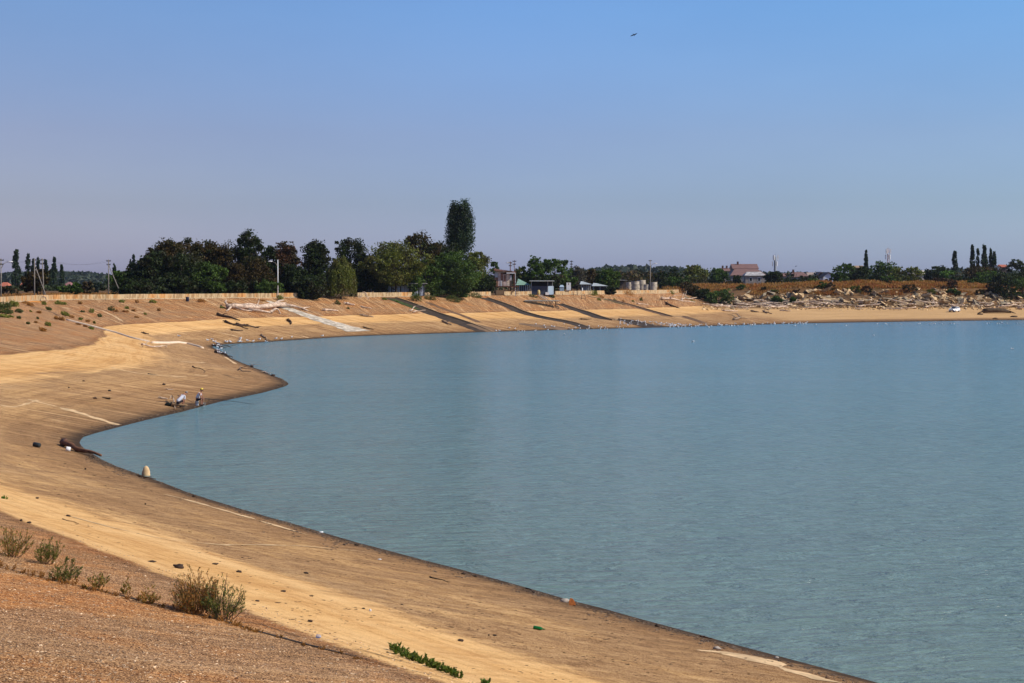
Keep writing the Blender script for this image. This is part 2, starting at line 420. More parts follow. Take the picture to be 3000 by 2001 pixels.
def water():
    m, nt, b = new_mat('water')
    pos = N(nt, 'ShaderNodeNewGeometry').outputs['Position']
    sx_ = N(nt, 'ShaderNodeSeparateXYZ'); nt.links.new(pos, sx_.inputs[0])
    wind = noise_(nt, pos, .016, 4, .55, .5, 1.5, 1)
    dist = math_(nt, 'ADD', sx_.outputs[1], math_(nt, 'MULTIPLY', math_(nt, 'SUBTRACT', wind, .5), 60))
    silt_or_sky = ramp(nt, math_(nt, 'DIVIDE', dist, 500), [(.08, (.155, .225, .195)), (.28, (.125, .230, .240)), (.6, (.10, .225, .275)), (1, (.085, .22, .31))])  # silty green near shore; farther out, reflected sky blue is painted in
    nt.links.new(silt_or_sky, b.inputs['Base Color'])
    b.inputs['Roughness'].default_value = .17; b.inputs['IOR'].default_value = 1.33
    b.inputs['Specular IOR Level'].default_value = .5
    a = noise_(nt, pos, .9, 4, .6, .55, 1.7, 1, rot=R(8), dist=.5)
    d = noise_(nt, pos, .12, 3, .5, .5, 1.6, 1, rot=R(-10))
    e = noise_(nt, pos, 4.5, 3, .6, .5, 1.5, 1, rot=R(8))
    h = math_(nt, 'ADD', a, math_(nt, 'ADD', math_(nt, 'MULTIPLY', d, 1.6), math_(nt, 'MULTIPLY', e, .17)))
    h = math_(nt, 'MULTIPLY', h, math_(nt, 'ADD', .85, math_(nt, 'MULTIPLY', step(nt, wind, .38, .62), .3)))
    bump(nt, b, h, .9, .56)
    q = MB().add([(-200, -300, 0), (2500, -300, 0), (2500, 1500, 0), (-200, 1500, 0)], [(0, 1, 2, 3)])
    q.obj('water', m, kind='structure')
water()

def haze():
    m = bpy.data.materials.new('haze'); m.use_nodes = True; nt = m.node_tree
    nt.nodes.remove(nt.nodes['Principled BSDF'])
    v = N(nt, 'ShaderNodeVolumePrincipled'); v.inputs['Color'].default_value = (.72, .80, 1, 1)
    v.inputs['Density'].default_value = 3.5e-5; v.inputs['Anisotropy'].default_value = .2
    nt.links.new(v.outputs[0], nt.nodes['Material Output'].inputs['Volume'])
    q = MB().box((1000, 2300, 36), (11000, 8600, 84)); q.obj('haze', m, kind='stuff', label='thin blue summer haze over the reservoir and far hills')
haze()
import numpy as np
# ------------------------------------------------------------------ foliage
def leafmesh(name, C, size, rng, up=0.0, asp=1.0, nrm=None):
    """one mesh of many small leaf faces centred on the rows of C"""
    n = len(C); a = rng.normal(size=(n, 3)); a[:, 2] *= (1-up); a /= np.linalg.norm(a, axis=1, keepdims=True)
    if up: a = a*(1-up)+np.array([0, 0, 1.0])*up*rng.choice([1, 1, 1], size=(n, 1)); a /= np.linalg.norm(a, axis=1, keepdims=True)
    b = np.cross(a, rng.normal(size=(n, 3))); b /= np.linalg.norm(b, axis=1, keepdims=True)+1e-9
    s = (size*rng.uniform(.6, 1.35, n))[:, None]
    V = np.stack([C-a*s*.5, C+b*s*.42*asp, C+a*s*.5, C-b*s*.42*asp], 1).reshape(-1, 3)
    me = bpy.data.meshes.new(name); me.vertices.add(4*n); me.vertices.foreach_set('co', V.astype(np.float32).ravel())
    me.loops.add(4*n); me.loops.foreach_set('vertex_index', np.arange(4*n, dtype=np.int32))
    me.polygons.add(n); me.polygons.foreach_set('loop_start', np.arange(0, 4*n, 4, dtype=np.int32))
    me.polygons.foreach_set('loop_total', np.full(n, 4, dtype=np.int32)); me.update(calc_edges=True); return me
def lobes_round(h0, h1, r, rng, k=9, flat=1.0):
    """crown outline between heights h0..h1, radius r, as uneven lobes"""
    H = h1-h0; L = [(0, 0, h0+H*.48, r*.86, r*.86, H*.46)]
    for i in range(k):
        t = rng.uniform(.08, .95); ang = rng.uniform(0, 2*PI)
        env = math.sin(PI*min(max(t*.78+.16, 0), 1))**.5
        q = r*env*rng.uniform(.5, .78); lr = r*rng.uniform(.32, .5)*(.6+.5*env)
        L.append((q*math.cos(ang), q*math.sin(ang), h0+H*t*.92, lr, lr, lr*rng.uniform(.6, .85)*flat))
    L.append((rng.uniform(-.12, .12)*r, 0, h1-H*.22, r*.62, r*.62, H*.21))
    return L
def cloud(L, n, rng, clump=26, spread=.17, inner=.55):
    """leaf centres in clumps spread through the lobes"""
    w = np.array([l[3]*l[4]+l[3]*l[5] for l in L]); w = w/w.sum(); K = max(12, n//clump)
    idx = rng.choice(len(L), K, p=w); A = np.array(L)[idx]
    d = rng.normal(size=(K, 3)); d /= np.linalg.norm(d, axis=1, keepdims=True)
    rr = rng.uniform(inner, 1.0, (K, 1))**.6
    cc = A[:, :3]+d*A[:, 3:]*rr
    sg = A[:, 3:]*spread*rng.uniform(.6, 1.4, (K, 1))
    j = rng.integers(0, K, n)
    return cc[j]+np.clip(rng.normal(size=(n, 3)), -1.7, 1.7)*sg[j]
LEAF = {
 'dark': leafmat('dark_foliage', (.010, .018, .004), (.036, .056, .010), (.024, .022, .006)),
 'brown': leafmat('browned_foliage', (.020, .013, .004), (.088, .054, .012), (.030, .036, .008)),
 'rust': leafmat('rusty_foliage', (.045, .020, .008), (.11, .045, .018), (.04, .035, .012)),
 'mid': leafmat('green_foliage', (.030, .060, .008), (.085, .14, .020), (.035, .055, .012)),
 'bright': leafmat('bright_foliage', (.05, .10, .015), (.11, .20, .03), (.06, .09, .02)),
 'olive': leafmat('olive_foliage', (.055, .070, .010), (.17, .18, .03), (.08, .07, .018)),
 'poplar': leafmat('poplar_foliage', (.018, .034, .014), (.045, .075, .030), (.022, .032, .018)),
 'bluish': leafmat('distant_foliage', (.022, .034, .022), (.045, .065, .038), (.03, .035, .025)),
 'straw': leafmat('straw', (.26, .12, .035), (.46, .24, .08), (.34, .13, .04), trans=.35),
 'dryred': leafmat('dried_red_weed', (.20, .06, .02), (.36, .12, .04), trans=.3),
 'grey': leafmat('grey_twigs', (.05, .045, .035), (.10, .09, .07)),
}
BARK = mat('bark', (.075, .055, .040), var=.35, scale=4)
def trunk_mesh(h, r, rng, h0=None, spread=1.0, limbs=6, lean=(0, 0)):
    q = MB(); pts = []; h0 = h0 or h*.35
    for i in range(7):
        t = i/6; pts.append((lean[0]*t+rng.normal()*r*.25*t, lean[1]*t+rng.normal()*r*.25*t, h*t*.9-.3))
    q.tube(pts, [r*(1.25-.95*(i/6)) for i in range(7)], 7, wob=.2)
    for i in range(limbs):
        t = rng.uniform(.25, .8); a = rng.uniform(0, 2*PI); s = Vector(pts[int(t*6)])
        e = s+Vector((math.cos(a)*spread*.7, math.sin(a)*spread*.7, h*.22)); m_ = (s+e)/2+Vector((0, 0, h*.03))
        q.tube([s, m_, e], [r*.5, r*.32, r*.08], 5)
    return q.mesh('trunk', True)
def tree(name, x, y, h, r, kind='round', hue='dark', n=3200, leaf=.5, crown0=None, seed=0, z0=None, spec=None, cat='tree', **kw):
    rng = np.random.default_rng(seed); z = gz(x, y) if z0 is None else z0
    root = empty(name, (x, y, z), cat=cat, **kw); c0 = h*.10 if crown0 is None else crown0; up = 0
    if kind in ('poplar', 'double'):
        cols = [(0, h, r)] if kind == 'poplar' else spec; cs = []
        for ox, hh, rs in cols:
            m = n//len(cols); K = max(30, m//22); t = rng.uniform(0, 1, K)**.9; env = np.sin(PI*np.minimum(1, t*.80+.12))**.6*(1-.42*t**1.5); a = rng.uniform(0, 2*PI, K)
            tip = rng.uniform(0, 1, K) < .04; q_ = rs*env*np.sqrt(rng.uniform(.1, 1, K)); q_ = np.where(tip, q_*1.12, q_)
            cc = np.stack([ox+q_*np.cos(a), q_*np.sin(a), c0+(hh-c0)*t*.97], 1); j = rng.integers(0, K, m)
            cs.append(cc[j]+np.clip(rng.normal(size=(m, 3)), -1.6, 1.6)*np.array([rs*.15, rs*.15, rs*.34]))
        C = np.concatenate(cs); up = .45
    elif kind == 'willow':
        cs = []
        for i in range(n//34):
            a = rng.uniform(0, 2*PI); q = r*math.sqrt(rng.uniform(.04, 1)); top = h*(1-.42*(q/r)**1.6)*rng.uniform(.86, 1.0)
            bot = top-rng.uniform(.35, .95)*(top-c0); m = 34; t = np.linspace(0, 1, m)
            px = q*math.cos(a)*(1+.18*t)+rng.normal(size=m)*.12; py = q*math.sin(a)*(1+.18*t)+rng.normal(size=m)*.12
            cs.append(np.stack([px, py, top-(top-bot)*t+rng.normal(size=m)*.15], 1))
        C = np.concatenate(cs); up = .75
    elif kind == 'sparse':
        C = cloud(lobes_round(c0, h, r, rng, 7), n, rng, 12, .12, .3); up = .2
    else:
        C = cloud(lobes_round(c0, h, r, rng, spec or 11), n, rng, 75 if n > 5000 else 28, .15, .5)
    C[:, 2] = np.maximum(C[:, 2], .05)
    link('crown', leafmesh('crown', C, leaf, rng, up, .7 if up else 1.0), LEAF[hue], root)
    sp = r*(.25 if kind in ('poplar', 'double') else .8)
    link('trunk', trunk_mesh(h*.86, max(.10, h*.022), rng, spread=sp, limbs=3 if kind == 'poplar' else 7), BARK, root)
    return root
# crest line as a function of the photo column
CR = [(1500+F*p.x/p.y, p.y, p.x) for p in rows[2][13*SUB:23*SUB]]
def Yc(u):
    for (a, ya, _), (b, yb, _) in zip(CR, CR[1:]):
        if a <= u <= b: return ya+(yb-ya)*(u-a)/(b-a)
    return CR[0][1] if u < CR[0][0] else CR[-1][1]
def ptree(name, u, vt, w, dY=None, Y=None, vb=None, kind='round', hue='dark', n=3200, leaf=.5, seed=0, label=None, group=None, cat='tree', spec=None):
    Y = Y or Yc(u)+dY; x = X(u, Y); z = gz(x, Y); h = Zv(vt, Y)-z; r = w/F*Y/2*((1.32 if n > 5000 else 1.2) if kind == 'round' else 1.0)
    c0 = None if vb is None else max(.1, Zv(vb, Y)-z)
    return tree(name, x, Y, h, r, kind, hue, n, leaf, c0, seed or int(u*7+vt), label=label, group=group, cat=cat, spec=spec)

GL = 'trees of the grove behind the parapet'
for t in [
 # name, u, vtop, width, dY, vbottom, kind, hue, n, label
 ('broadleaf_tree', 356, 792, 70, 24, 858, 'round', 'mid', 1800, 'low pale green tree at the left end of the dark grove'),
 ('broadleaf_tree', 408, 772, 90, 20, 862, 'round', 'dark', 3200, 'dark low tree where the grove slopes down to the left'),
 ('broadleaf_tree', 452, 735, 100, 18, 862, 'round', 'dark', 4200, 'black green tree on the left shoulder of the grove'),
 ('broadleaf_tree', 498, 703, 112, 22, 860, 'round', 'brown', 5200, 'tall brownish tree forming the left peak of the grove'),
 ('broadleaf_tree', 532, 742, 120, 12, 863, 'round', 'dark', 5000, 'wide dark tree low in front of the left peak'),
 ('broadleaf_tree', 552, 698, 96, 26, 850, 'round', 'brown', 4600, 'tree with browning top just right of the left peak'),
 ('broadleaf_tree', 607, 703, 100, 26, 850, 'round', 'brown', 4600, 'browning tree behind the fresh green one in the grove'),
 ('broadleaf_tree', 657, 712, 100, 22, 856, 'round', 'brown', 4400, 'brown green tree between the left peak and the domed tree'),
 ('broadleaf_tree', 604, 768, 84, 8, 862, 'round', 'mid', 3600, 'fresh green tree low in the middle of the dark grove'),
 ('broadleaf_tree', 690, 770, 80, 10, 863, 'sparse', 'brown', 3000, 'thin brownish birch like tree beside the white lamp post'),
 ('broadleaf_tree', 731, 679, 78, 18, 850, 'round', 'dark', 5200, 'domed dark tree rising highest in the left grove'),
 ('broadleaf_tree', 745, 750, 86, 9, 862, 'round', 'brown', 3600, 'brownish tree below the domed tree left of the lamp post'),
 ('broadleaf_tree', 790, 720, 62, 20, 855, 'round', 'dark', 3600, 'dark tree between the domed tree and the reddish one'),
 ('broadleaf_tree', 836, 710, 76, 18, 860, 'round', 'rust', 4200, 'pointed tree with reddish brown leaves behind the lamp post'),
 ('broadleaf_tree', 858, 775, 70, 10, 862, 'round', 'dark', 3400, 'dark tree right below the reddish pointed one'),
 ('broadleaf_tree', 923, 707, 76, 16, 835, 'round', 'dark', 4600, 'egg shaped dark tree standing clear against the sky'),
 ('conifer_tree', 1028, 699, 100, 18, 850, 'round', 'dark', 5600, 'broad blackish conifer behind the weeping willow'),
 ('broadleaf_tree', 1085, 772, 80, 14, 856, 'round', 'dark', 3400, 'low dark tree under the gap right of the willow'),
 ('broadleaf_tree', 1160, 708, 140, 3, 836, 'round', 'olive', 6400, 'spreading olive green tree above the blue and white shed'),
 ('broadleaf_tree', 1245, 762, 100, 2, 858, 'round', 'mid', 3800, 'sunlit green bough tree at the right of the blue and white shed'),
 ('broadleaf_tree', 1236, 682, 96, 20, 850, 'round', 'brown', 5200, 'rounded brownish tree left of the twin poplar'),
 ('broadleaf_tree', 1300, 705, 100, 17, 860, 'round', 'dark', 5200, 'dark tree in front of the foot of the twin poplar'),
 ('broadleaf_tree', 1395, 735, 76, 18, 862, 'round', 'olive', 3800, 'uneven olive tree at the right edge of the main grove'),
 ('broadleaf_tree', 1427, 810, 44, 7, 862, 'round', 'dark', 2000, 'low dark tree against the left of the patched shack'),
]:
    nm, u, vt, w, dY, vb, k, hue, n, lab = t
    ptree(nm, u, vt, w, dY, vb=vb, kind=k, hue=hue, n=int(n*3.0), leaf=.38, label=lab, group=GL)
ptree('broadleaf_tree', 1340, 737, 112, -1.5, vb=882, hue='mid', n=16000, leaf=.38, spec=14, label='large dark green tree overhanging a gap in the parapet', group=GL)
ptree('broadleaf_tree', 912, 805, 92, -1.0, vb=880, hue='dark', n=4600, label='dark bushy tree spilling over the parapet left of the willow', group=GL)
ptree('weeping_willow', 998, 741, 82, -2.2, vb=884, kind='willow', hue='olive', n=14000, leaf=.34, label='yellow green weeping willow hanging over the parapet')
ptree('poplar_tree', 1348, 586, 86, 26, vb=735, kind='double', hue='poplar', n=22000, leaf=.40,
      spec=[(-1.3, Zv(599, Yc(1348)+26)-7.2, 2.6), (1.2, Zv(592, Yc(1348)+26)-7.2, 2.7), (-.2, Zv(628, Yc(1348)+26)-7.2, 3.0)],
      label='very tall twin poplar towering over the whole grove')
# low dark undergrowth that closes the foot of the grove
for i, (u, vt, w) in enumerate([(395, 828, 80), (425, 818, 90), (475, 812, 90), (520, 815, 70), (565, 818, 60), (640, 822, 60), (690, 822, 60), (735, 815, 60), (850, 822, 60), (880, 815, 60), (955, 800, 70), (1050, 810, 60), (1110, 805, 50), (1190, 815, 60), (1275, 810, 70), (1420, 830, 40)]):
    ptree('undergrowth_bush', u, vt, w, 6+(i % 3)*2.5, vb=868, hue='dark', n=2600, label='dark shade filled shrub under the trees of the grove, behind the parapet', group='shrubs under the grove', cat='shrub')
ptree('hedge', 793, 826, 84, 3, vb=863, hue='mid', n=3200, leaf=.4, label='trimmed green hedge behind the parapet at the lamp post', cat='hedge')
# right of the grove
for t in [
 ('broadleaf_tree', 1449, 765, 26, 60, 800, 'round', 'mid', 900, 'small rounded tree seen over the roof of the patched shack'),
 ('broadleaf_tree', 1528, 783, 52, 30, 845, 'round', 'olive', 2200, 'low olive tree between the patched shack and the dark pair'),
 ('broadleaf_tree', 1566, 754, 62, 24, 848, 'round', 'mid', 4200, 'dark green tree behind the slate blue booth'),
 ('broadleaf_tree', 1625, 757, 92, 20, 852, 'round', 'mid', 5200, 'wide flat topped tree left of the white panel'),
 ('broadleaf_tree', 1602, 806, 70, 14, 856, 'round', 'dark', 3000, 'dark low tree directly behind the slate blue booth'),
 ('broadleaf_tree', 1690, 778, 66, 30, 846, 'sparse', 'grey', 3200, 'greyish half bare tree right of the white panel'),
 ('broadleaf_tree', 1735, 788, 48, 34, 846, 'round', 'brown', 2200, 'brownish tree above the grey roofed pavilion'),
 ('broadleaf_tree', 1781, 788, 66, 8, 856, 'round', 'mid', 4200, 'leafy green tree at the right end of the grey roofed pavilion'),
 ('broadleaf_tree', 1785, 838, 36, -1, 872, 'round', 'dark', 1500, 'dark sapling hanging through a break in the parapet'),
]:
    nm, u, vt, w, dY, vb, k, hue, n, lab = t
    ptree(nm, u, vt, w, dY, vb=vb, kind=k, hue=hue, n=n, leaf=.5, label=lab, group='trees around the pavilions')
# far poplars on the left and the right
def far(name, u, vt, w, Y, vb, kind, hue, n, label, group, leaf=.8, cat='tree'):
    ptree(name, u, vt, w, Y=Y, vb=vb, kind=kind, hue=hue, n=n, leaf=leaf, label=label, group=group, cat=cat)
for u, vt, w, lab in [(47, 736, 27, 'broadest and tallest poplar at the far left, right of the first lamp pole'),
 (82, 742, 19, 'slender poplar with a spiky tip, second from the left'), (97, 757, 15, 'poplar half hidden behind the strutted pole'),
 (112, 753, 14, 'thin poplar between the two leaning poles'), (134, 760, 19, 'round topped poplar just right of the second pole'),
 (148, 790, 8, 'smallest sliver of a poplar left of the forked one'), (159, 754, 19, 'forked poplar, second from the right of the left row'),
 (181, 777, 16, 'short poplar ending the left row beside the far hill'), (382, 757, 9, 'thin poplar tip left of its taller twin by the grove'),
 (391, 746, 13, 'slim grey poplar rising beside the left edge of the grove'), (335, 772, 13, 'faint small poplar right of the strutted pole near the grove')]:
    far('poplar_tree', u, vt, w, 620+u*.3, 850, 'poplar', 'poplar', 1500, lab, 'far poplars on the left')
for u, vt, w, vb, lab in [(2537, 733, 13, 790, 'ragged lone poplar left of the red and white mast'), (2797, 738, 21, 790, 'lone plump poplar above the yellow green bush'),
 (2849, 718, 17, 780, 'leftmost poplar of the tall cluster at right'), (2865, 727, 13, 776, 'thin second poplar of the tall cluster at right'),
 (2884, 717, 21, 776, 'tallest thick poplar of the cluster at right'), (2903, 727, 15, 776, 'lower poplar joined to the thick one at right'), (2913, 738, 14, 776, 'last short poplar of the cluster at right')]:
    far('poplar_tree', u, vt, w, 690, vb+60, 'poplar', 'poplar', 1900, lab, 'far poplars on the right')
for t in [
 ('broadleaf_tree', 110, 790, 74, 345, 858, 'round', 'brown', 2600, 'brown bushy tree behind the strutted pole at left'),
 ('shrub', 224, 829, 30, 350, 864, 'round', 'mid', 900, 'fresh green shrub behind the left part of the parapet'),
 ('shrub', 255, 822, 34, 380, 864, 'round', 'brown', 900, 'brown shrub right of the fresh green one at left'),
 ('shrub', 285, 828, 34, 420, 862, 'round', 'bluish', 900, 'grey green shrub left of the strutted pole by the grove'),
 ('shrub', 185, 838, 40, 420, 862, 'round', 'mid', 900, 'low green shrub between the left poplars and the parapet'),
 ('shrub', 20, 842, 50, 420, 866, 'round', 'brown', 900, 'low brown shrub at the far left behind the parapet'),
 ('broadleaf_tree', 1965, 795, 80, 560, 850, 'round', 'dark', 2600, 'dark bush tree right of the concrete rings'),
 ('broadleaf_tree', 1985, 812, 60, 548, 865, 'round', 'mid', 1800, 'green bush sloping down beyond the parapet end'),
 ('broadleaf_tree', 2044, 777, 72, 640, 828, 'round', 'olive', 2600, 'rounded willow green tree left of the brown roofed houses'),
 ('broadleaf_tree', 2106, 789, 56, 620, 828, 'round', 'mid', 2600, 'wide green tree in front of the brown roofed houses'),
 ('shrub', 2157, 806, 26, 600, 828, 'round', 'dark', 900, 'dark shrub below the large stepped roof house'),
 ('broadleaf_tree', 2268, 796, 46, 600, 828, 'round', 'dark', 2400, 'dark shrub mass at the foot of the grey phone mast'),
 ('shrub', 2340, 818, 100, 600, 828, 'round', 'dark', 1600, 'long low hedge of dark shrubs before the single storey roofs'),
 ('shrub', 2384, 817, 36, 590, 829, 'round', 'mid', 900, 'light green shrub left of the white gabled house'),
 ('broadleaf_tree', 2474, 773, 64, 600, 830, 'round', 'mid', 2800, 'leafy green tree right of the white gabled house'),
 ('broadleaf_tree', 2520, 784, 60, 590, 835, 'round', 'dark', 2400, 'dark tree around the foot of the ragged poplar'),
 ('broadleaf_tree', 2588, 765, 86, 610, 832, 'round', 'mid', 3400, 'tall green tree in front of the red and white mast'),
 ('shrub', 2562, 806, 48, 575, 842, 'round', 'dark', 1400, 'rounded dark bush on the edge of the rubble bank'),
 ('broadleaf_tree', 2664, 786, 84, 600, 832, 'round', 'olive', 2600, 'olive bushes right of the mast on the bank top'),
 ('broadleaf_tree', 2745, 779, 76, 610, 835, 'round', 'dark', 2800, 'dark tree left of the lone plump poplar'),
 ('shrub', 2776, 790, 44, 590, 822, 'round', 'bright', 1400, 'bright yellow green bush below the lone plump poplar'),
 ('broadleaf_tree', 2860, 778, 110, 600, 850, 'round', 'brown', 3800, 'broad brown green tree beneath the poplar cluster'),
 ('broadleaf_tree', 2905, 795, 90, 580, 852, 'round', 'mid', 3000, 'green thicket right below the poplar cluster'),
 ('shrub', 2746, 813, 34, 575, 838, 'round', 'rust', 900, 'dark red shrub left of its reddish neighbour on the bank'),
 ('shrub', 2775, 817, 36, 572, 842, 'round', 'rust', 900, 'reddish brown shrub above the green bush on the rubble'),
 ('shrub', 2815, 812, 56, 575, 845, 'round', 'dark', 1600, 'dark green shrub right of the two red shrubs'),
 ('broadleaf_tree', 2985, 757, 70, 600, 850, 'round', 'dark', 3200, 'tall dark tree cut by the right edge of the photo'),
 ('broadleaf_tree', 2955, 800, 88, 556, 868, 'round', 'dark', 3600, 'dark rounded thicket standing on the bank at far right'),
 ('shrub', 3000, 822, 60, 545, 878, 'round', 'mid', 2000, 'green shrub cut by the right edge above the rubble'),
 ('shrub', 2800, 850, 36, 520, 882, 'round', 'mid', 1400, 'green bush growing on the rubble above the white car'),
]:
    nm, u, vt, w, Y, vb, k, hue, n, lab = t
    Y2 = Y
    ptree(nm, u, vt, w, Y=Y2, vb=vb, kind=k, hue=hue, n=n, leaf=.6, label=lab, group='bushes and trees on the far bank', cat='tree' if 'tree' in nm else 'shrub')
for u, v, w, h_, hue, lab in [(2105, 890, 92, 40, 'mid', 'big dark green bush where the concrete slope meets the rubble'), (2062, 878, 50, 34, 'dark', 'dark bush on the left shoulder of the rubble bank'),
 (2030, 868, 60, 36, 'brown', 'brown green bush sloping down past the parapet end'), (2275, 888, 36, 24, 'mid', 'small green bush in a hollow between broken slabs'), (2323, 887, 20, 20, 'mid', 'tiny green bush right of the hollow in the rubble'), (2012, 850, 44, 26, 'brown', 'dry brown bush just behind the parapet end'), (2950, 874, 84, 66, 'dark', 'big dark thicket growing down the bank near the right edge'), (2995, 872, 70, 60, 'mid', 'dark green bush cut by the right edge on the bank face'), (2915, 858, 50, 34, 'brown', 'brown green bush left of the big thicket at right')]:
    p = P(u, v); s_ = p.y/F
    tree('shrub', p.x, p.y, h_*s_, w*s_/2, 'round', hue, 3200, .42, .1, int(u), z0=p.z-.3, label=lab, group='bushes on the rubble bank', cat='shrub')

rq = random.Random(3)
for i in range(16):
    u = 2180+i*54+rq.uniform(-20, 20); v = rq.uniform(828, 866); w = rq.uniform(18, 46); p = P(u, v); s_ = p.y/F
    tree('shrub', p.x, p.y, w*.6*s_, w*s_/2, 'round', ['mid', 'brown', 'olive', 'rust'][i % 4], 900, .42, .1, int(u), z0=p.z-.2, label=['small green', 'small brown', 'small olive', 'small reddish'][i % 4]+' shrub scattered among the dry grass of the rubble bank', group=['small green', 'small brown', 'small olive', 'small reddish'][i % 4]+' shrubs on the rubble bank', cat='shrub')
# far-off wooded hills and tree line
def ridge(name, prof, Y, depth, zb, hue, leaf, n, label):
    rng = np.random.default_rng(int(Y)); us = [p[0] for p in prof]; vs = [p[1] for p in prof]
    u = rng.uniform(us[0], us[-1], n); vt = np.interp(u, us, vs); q = rng.uniform(0, 1, n)
    y = Y+depth*rng.uniform(-.5, .5, n); jag = np.array([noise.noise(Vector((a*.06, b*.01, 0))) for a, b in zip(u, y)])
    H = CH-(vt-HZ)/F*Y-zb; z = zb+H*(1+.16*jag)*np.sqrt(1-((y-Y)/(depth*.5))**2*.85)*q**.35
    C = np.stack([(u-1500)/F*Y, y, z], 1)
    o = link(name, leafmesh(name, C, leaf, rng), LEAF[hue], kind='stuff', label=label)
    return o
def hill(name, prof, Y, depth, zb):
    q = MB(); vs, fs = [], []
    for u, v in prof:
        x = X(u, Y); H = Zv(v, Y)-zb
        for k in range(7):
            t = k/6*2-1; vs.append((x, Y+depth*.5*t, zb+H*.93*(1-t*t)))
    for i in range(len(prof)-1):
        for k in range(6): fs.append((i*7+k, (i+1)*7+k, (i+1)*7+k+1, i*7+k+1))
    q.add(vs, fs); return q.obj(name, mat('hill_scrub', (.035, .042, .022), var=.3, scale=.02), smooth=True, kind='structure')
pl = [(-120, 803), (20, 806), (60, 803), (120, 800), (185, 800), (225, 797), (245, 803), (300, 808), (420, 812), (600, 815)]
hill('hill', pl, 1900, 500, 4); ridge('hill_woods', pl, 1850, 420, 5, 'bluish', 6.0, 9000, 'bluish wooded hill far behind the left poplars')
pr = [(1600, 812), (1720, 790), (1760, 787), (1790, 784), (1835, 780), (1880, 783), (1935, 786), (1965, 784), (2000, 792), (2100, 800), (2300, 801), (2500, 806), (2700, 800), (2770, 790), (2830, 788), (2950, 795), (3150, 800)]
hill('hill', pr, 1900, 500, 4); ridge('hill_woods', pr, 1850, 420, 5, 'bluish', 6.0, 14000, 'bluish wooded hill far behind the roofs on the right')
ridge('tree_belt', [(1640, 800), (1730, 795), (1900, 793), (1960, 797), (2050, 822), (2200, 825), (2600, 825), (3100, 822)], 745, 60, 6, 'brown', 1.5, 12000, 'dark belt of scrub and trees behind the concrete rings')
ridge('tree_belt', [(-60, 842), (60, 836), (200, 838), (330, 826), (420, 800), (900, 800), (1300, 800), (1500, 806), (1640, 808)], 640, 60, 6, 'dark', 1.3, 9000, 'low far off belt of scrub behind the left field and grove')

# dry grass on the bank top and behind the parapet
def grass(name, n, fn, size, hue, label, seed=1):
    rng = np.random.default_rng(seed); C = []
    while len(C) < n:
        p = fn(rng)
        if p is not None: C.append(p)
    C = np.array(C); s = size
    o = link(name, leafmesh(name, C, s, rng, .8, .38), LEAF[hue], kind='stuff', label=label); return o
def bank_pt(vlo, vhi, ulo=2040, uhi=3060, dens=None):
    def f(rng):
        u = rng.uniform(ulo, uhi); v = rng.uniform(vlo, vhi); p = P(u, v)
        if p.y > 640 or p.y < 470: return None
        if noise.noise(Vector((p.x*.15, p.y*.2, 5)))+(.6 if v < 845 else -.18) < rng.uniform(-.25, .25): return None
        return (p.x, p.y, p.z+.28)
    return f
grass('dry_grass', 15000, bank_pt(824, 866), .85, 'straw', 'orange brown dry grass on top of the rubble bank')
grass('dry_grass', 2600, bank_pt(834, 866, 2420), .9, 'dryred', 'reddish dry weeds on the right part of the rubble bank', 4)
def field_pt(rng):
    u = rng.uniform(-20, 440); Y = Yc(max(u, 0))+rng.uniform(6, 90)**1; x = X(u, Y); return (x, Y, gz(x, Y)+.3)
grass('dry_grass', 6000, field_pt, .9, 'straw', 'brown dry grass of the field behind the left parapet', 2)
def end_pt(rng):
    u = rng.uniform(1780, 2080); Y = Yc(1980)+rng.uniform(5, 60); x = X(u, Y); return (x, Y, gz(x, Y)+.3)
grass('dry_grass', 2500, end_pt, .8, 'straw', 'dry grass around the concrete rings', 3)
# ------------------------------------------------------------------ draped strips on the slope
def dens(pts, step_=1.2):
    out = []
    for a, b in zip(pts, pts[1:]):
        n = max(1, int((b-a).length/step_))
        for i in range(n): out.append(a.lerp(b, i/n))
    out.append(pts[-1]); return out
def smooth(pts, n=6):
    out = []
    for i in range(len(pts)-1):
        p0, p1, p2, p3 = pts[max(i-1, 0)], pts[i], pts[i+1], pts[min(i+2, len(pts)-1)]
        for j in range(n): out.append(cr(p0, p1, p2, p3, j/n))
    out.append(pts[-1]); return out
def strip(name, px, w, m, off=.02, wob=.25, cross=3, thick=0, seed=0, sub=6, jag=0, **kw):
    """a band of material lying on the ground along the photo pixels px; w in metres (number or per-point list)"""
    P3 = [P(u, v) for u, v in px]; ws = w if hasattr(w, '__len__') else [w]*len(px)
    A = smooth(P3, sub); Wd = []
    for i in range(len(ws)-1):
        for j in range(sub): Wd.append(ws[i]*(1-j/sub)+ws[i+1]*j/sub)
    Wd.append(ws[-1]); q = MB(); vs = []; n = len(A)
    for i, p in enumerate(A):
        d = (A[min(i+1, n-1)]-A[max(i-1, 0)]); d.z = 0; d.normalize(); s_ = Vector((-d.y, d.x, 0))
        k = 1+wob*noise.noise(Vector((p.x*.8+seed, p.y*.8, 0)))*2
        e = jag*noise.noise(Vector((i*1.7, seed, 3)))
        for j in range(cross+1):
            t = j/cross-.5; a = p+s_*(t*Wd[i]*k+e)
            vs.append((a.x, a.y, gz(a.x, a.y)+off+(thick if 0 < j < cross else 0)))
    fs = [(i*(cross+1)+j, i*(cross+1)+j+1, (i+1)*(cross+1)+j+1, (i+1)*(cross+1)+j) for i in range(n-1) for j in range(cross)]
    q.add(vs, [f[::-1] for f in fs]); return q.obj(name, m, **kw)
STAIN = mat('dark_algae_stain', (.060, .040, .024), var=.35, scale=.8, col2=(.035, .026, .018))
STAIN2 = mat('brown_damp_stain', (.17, .095, .050), var=.3, scale=.8)
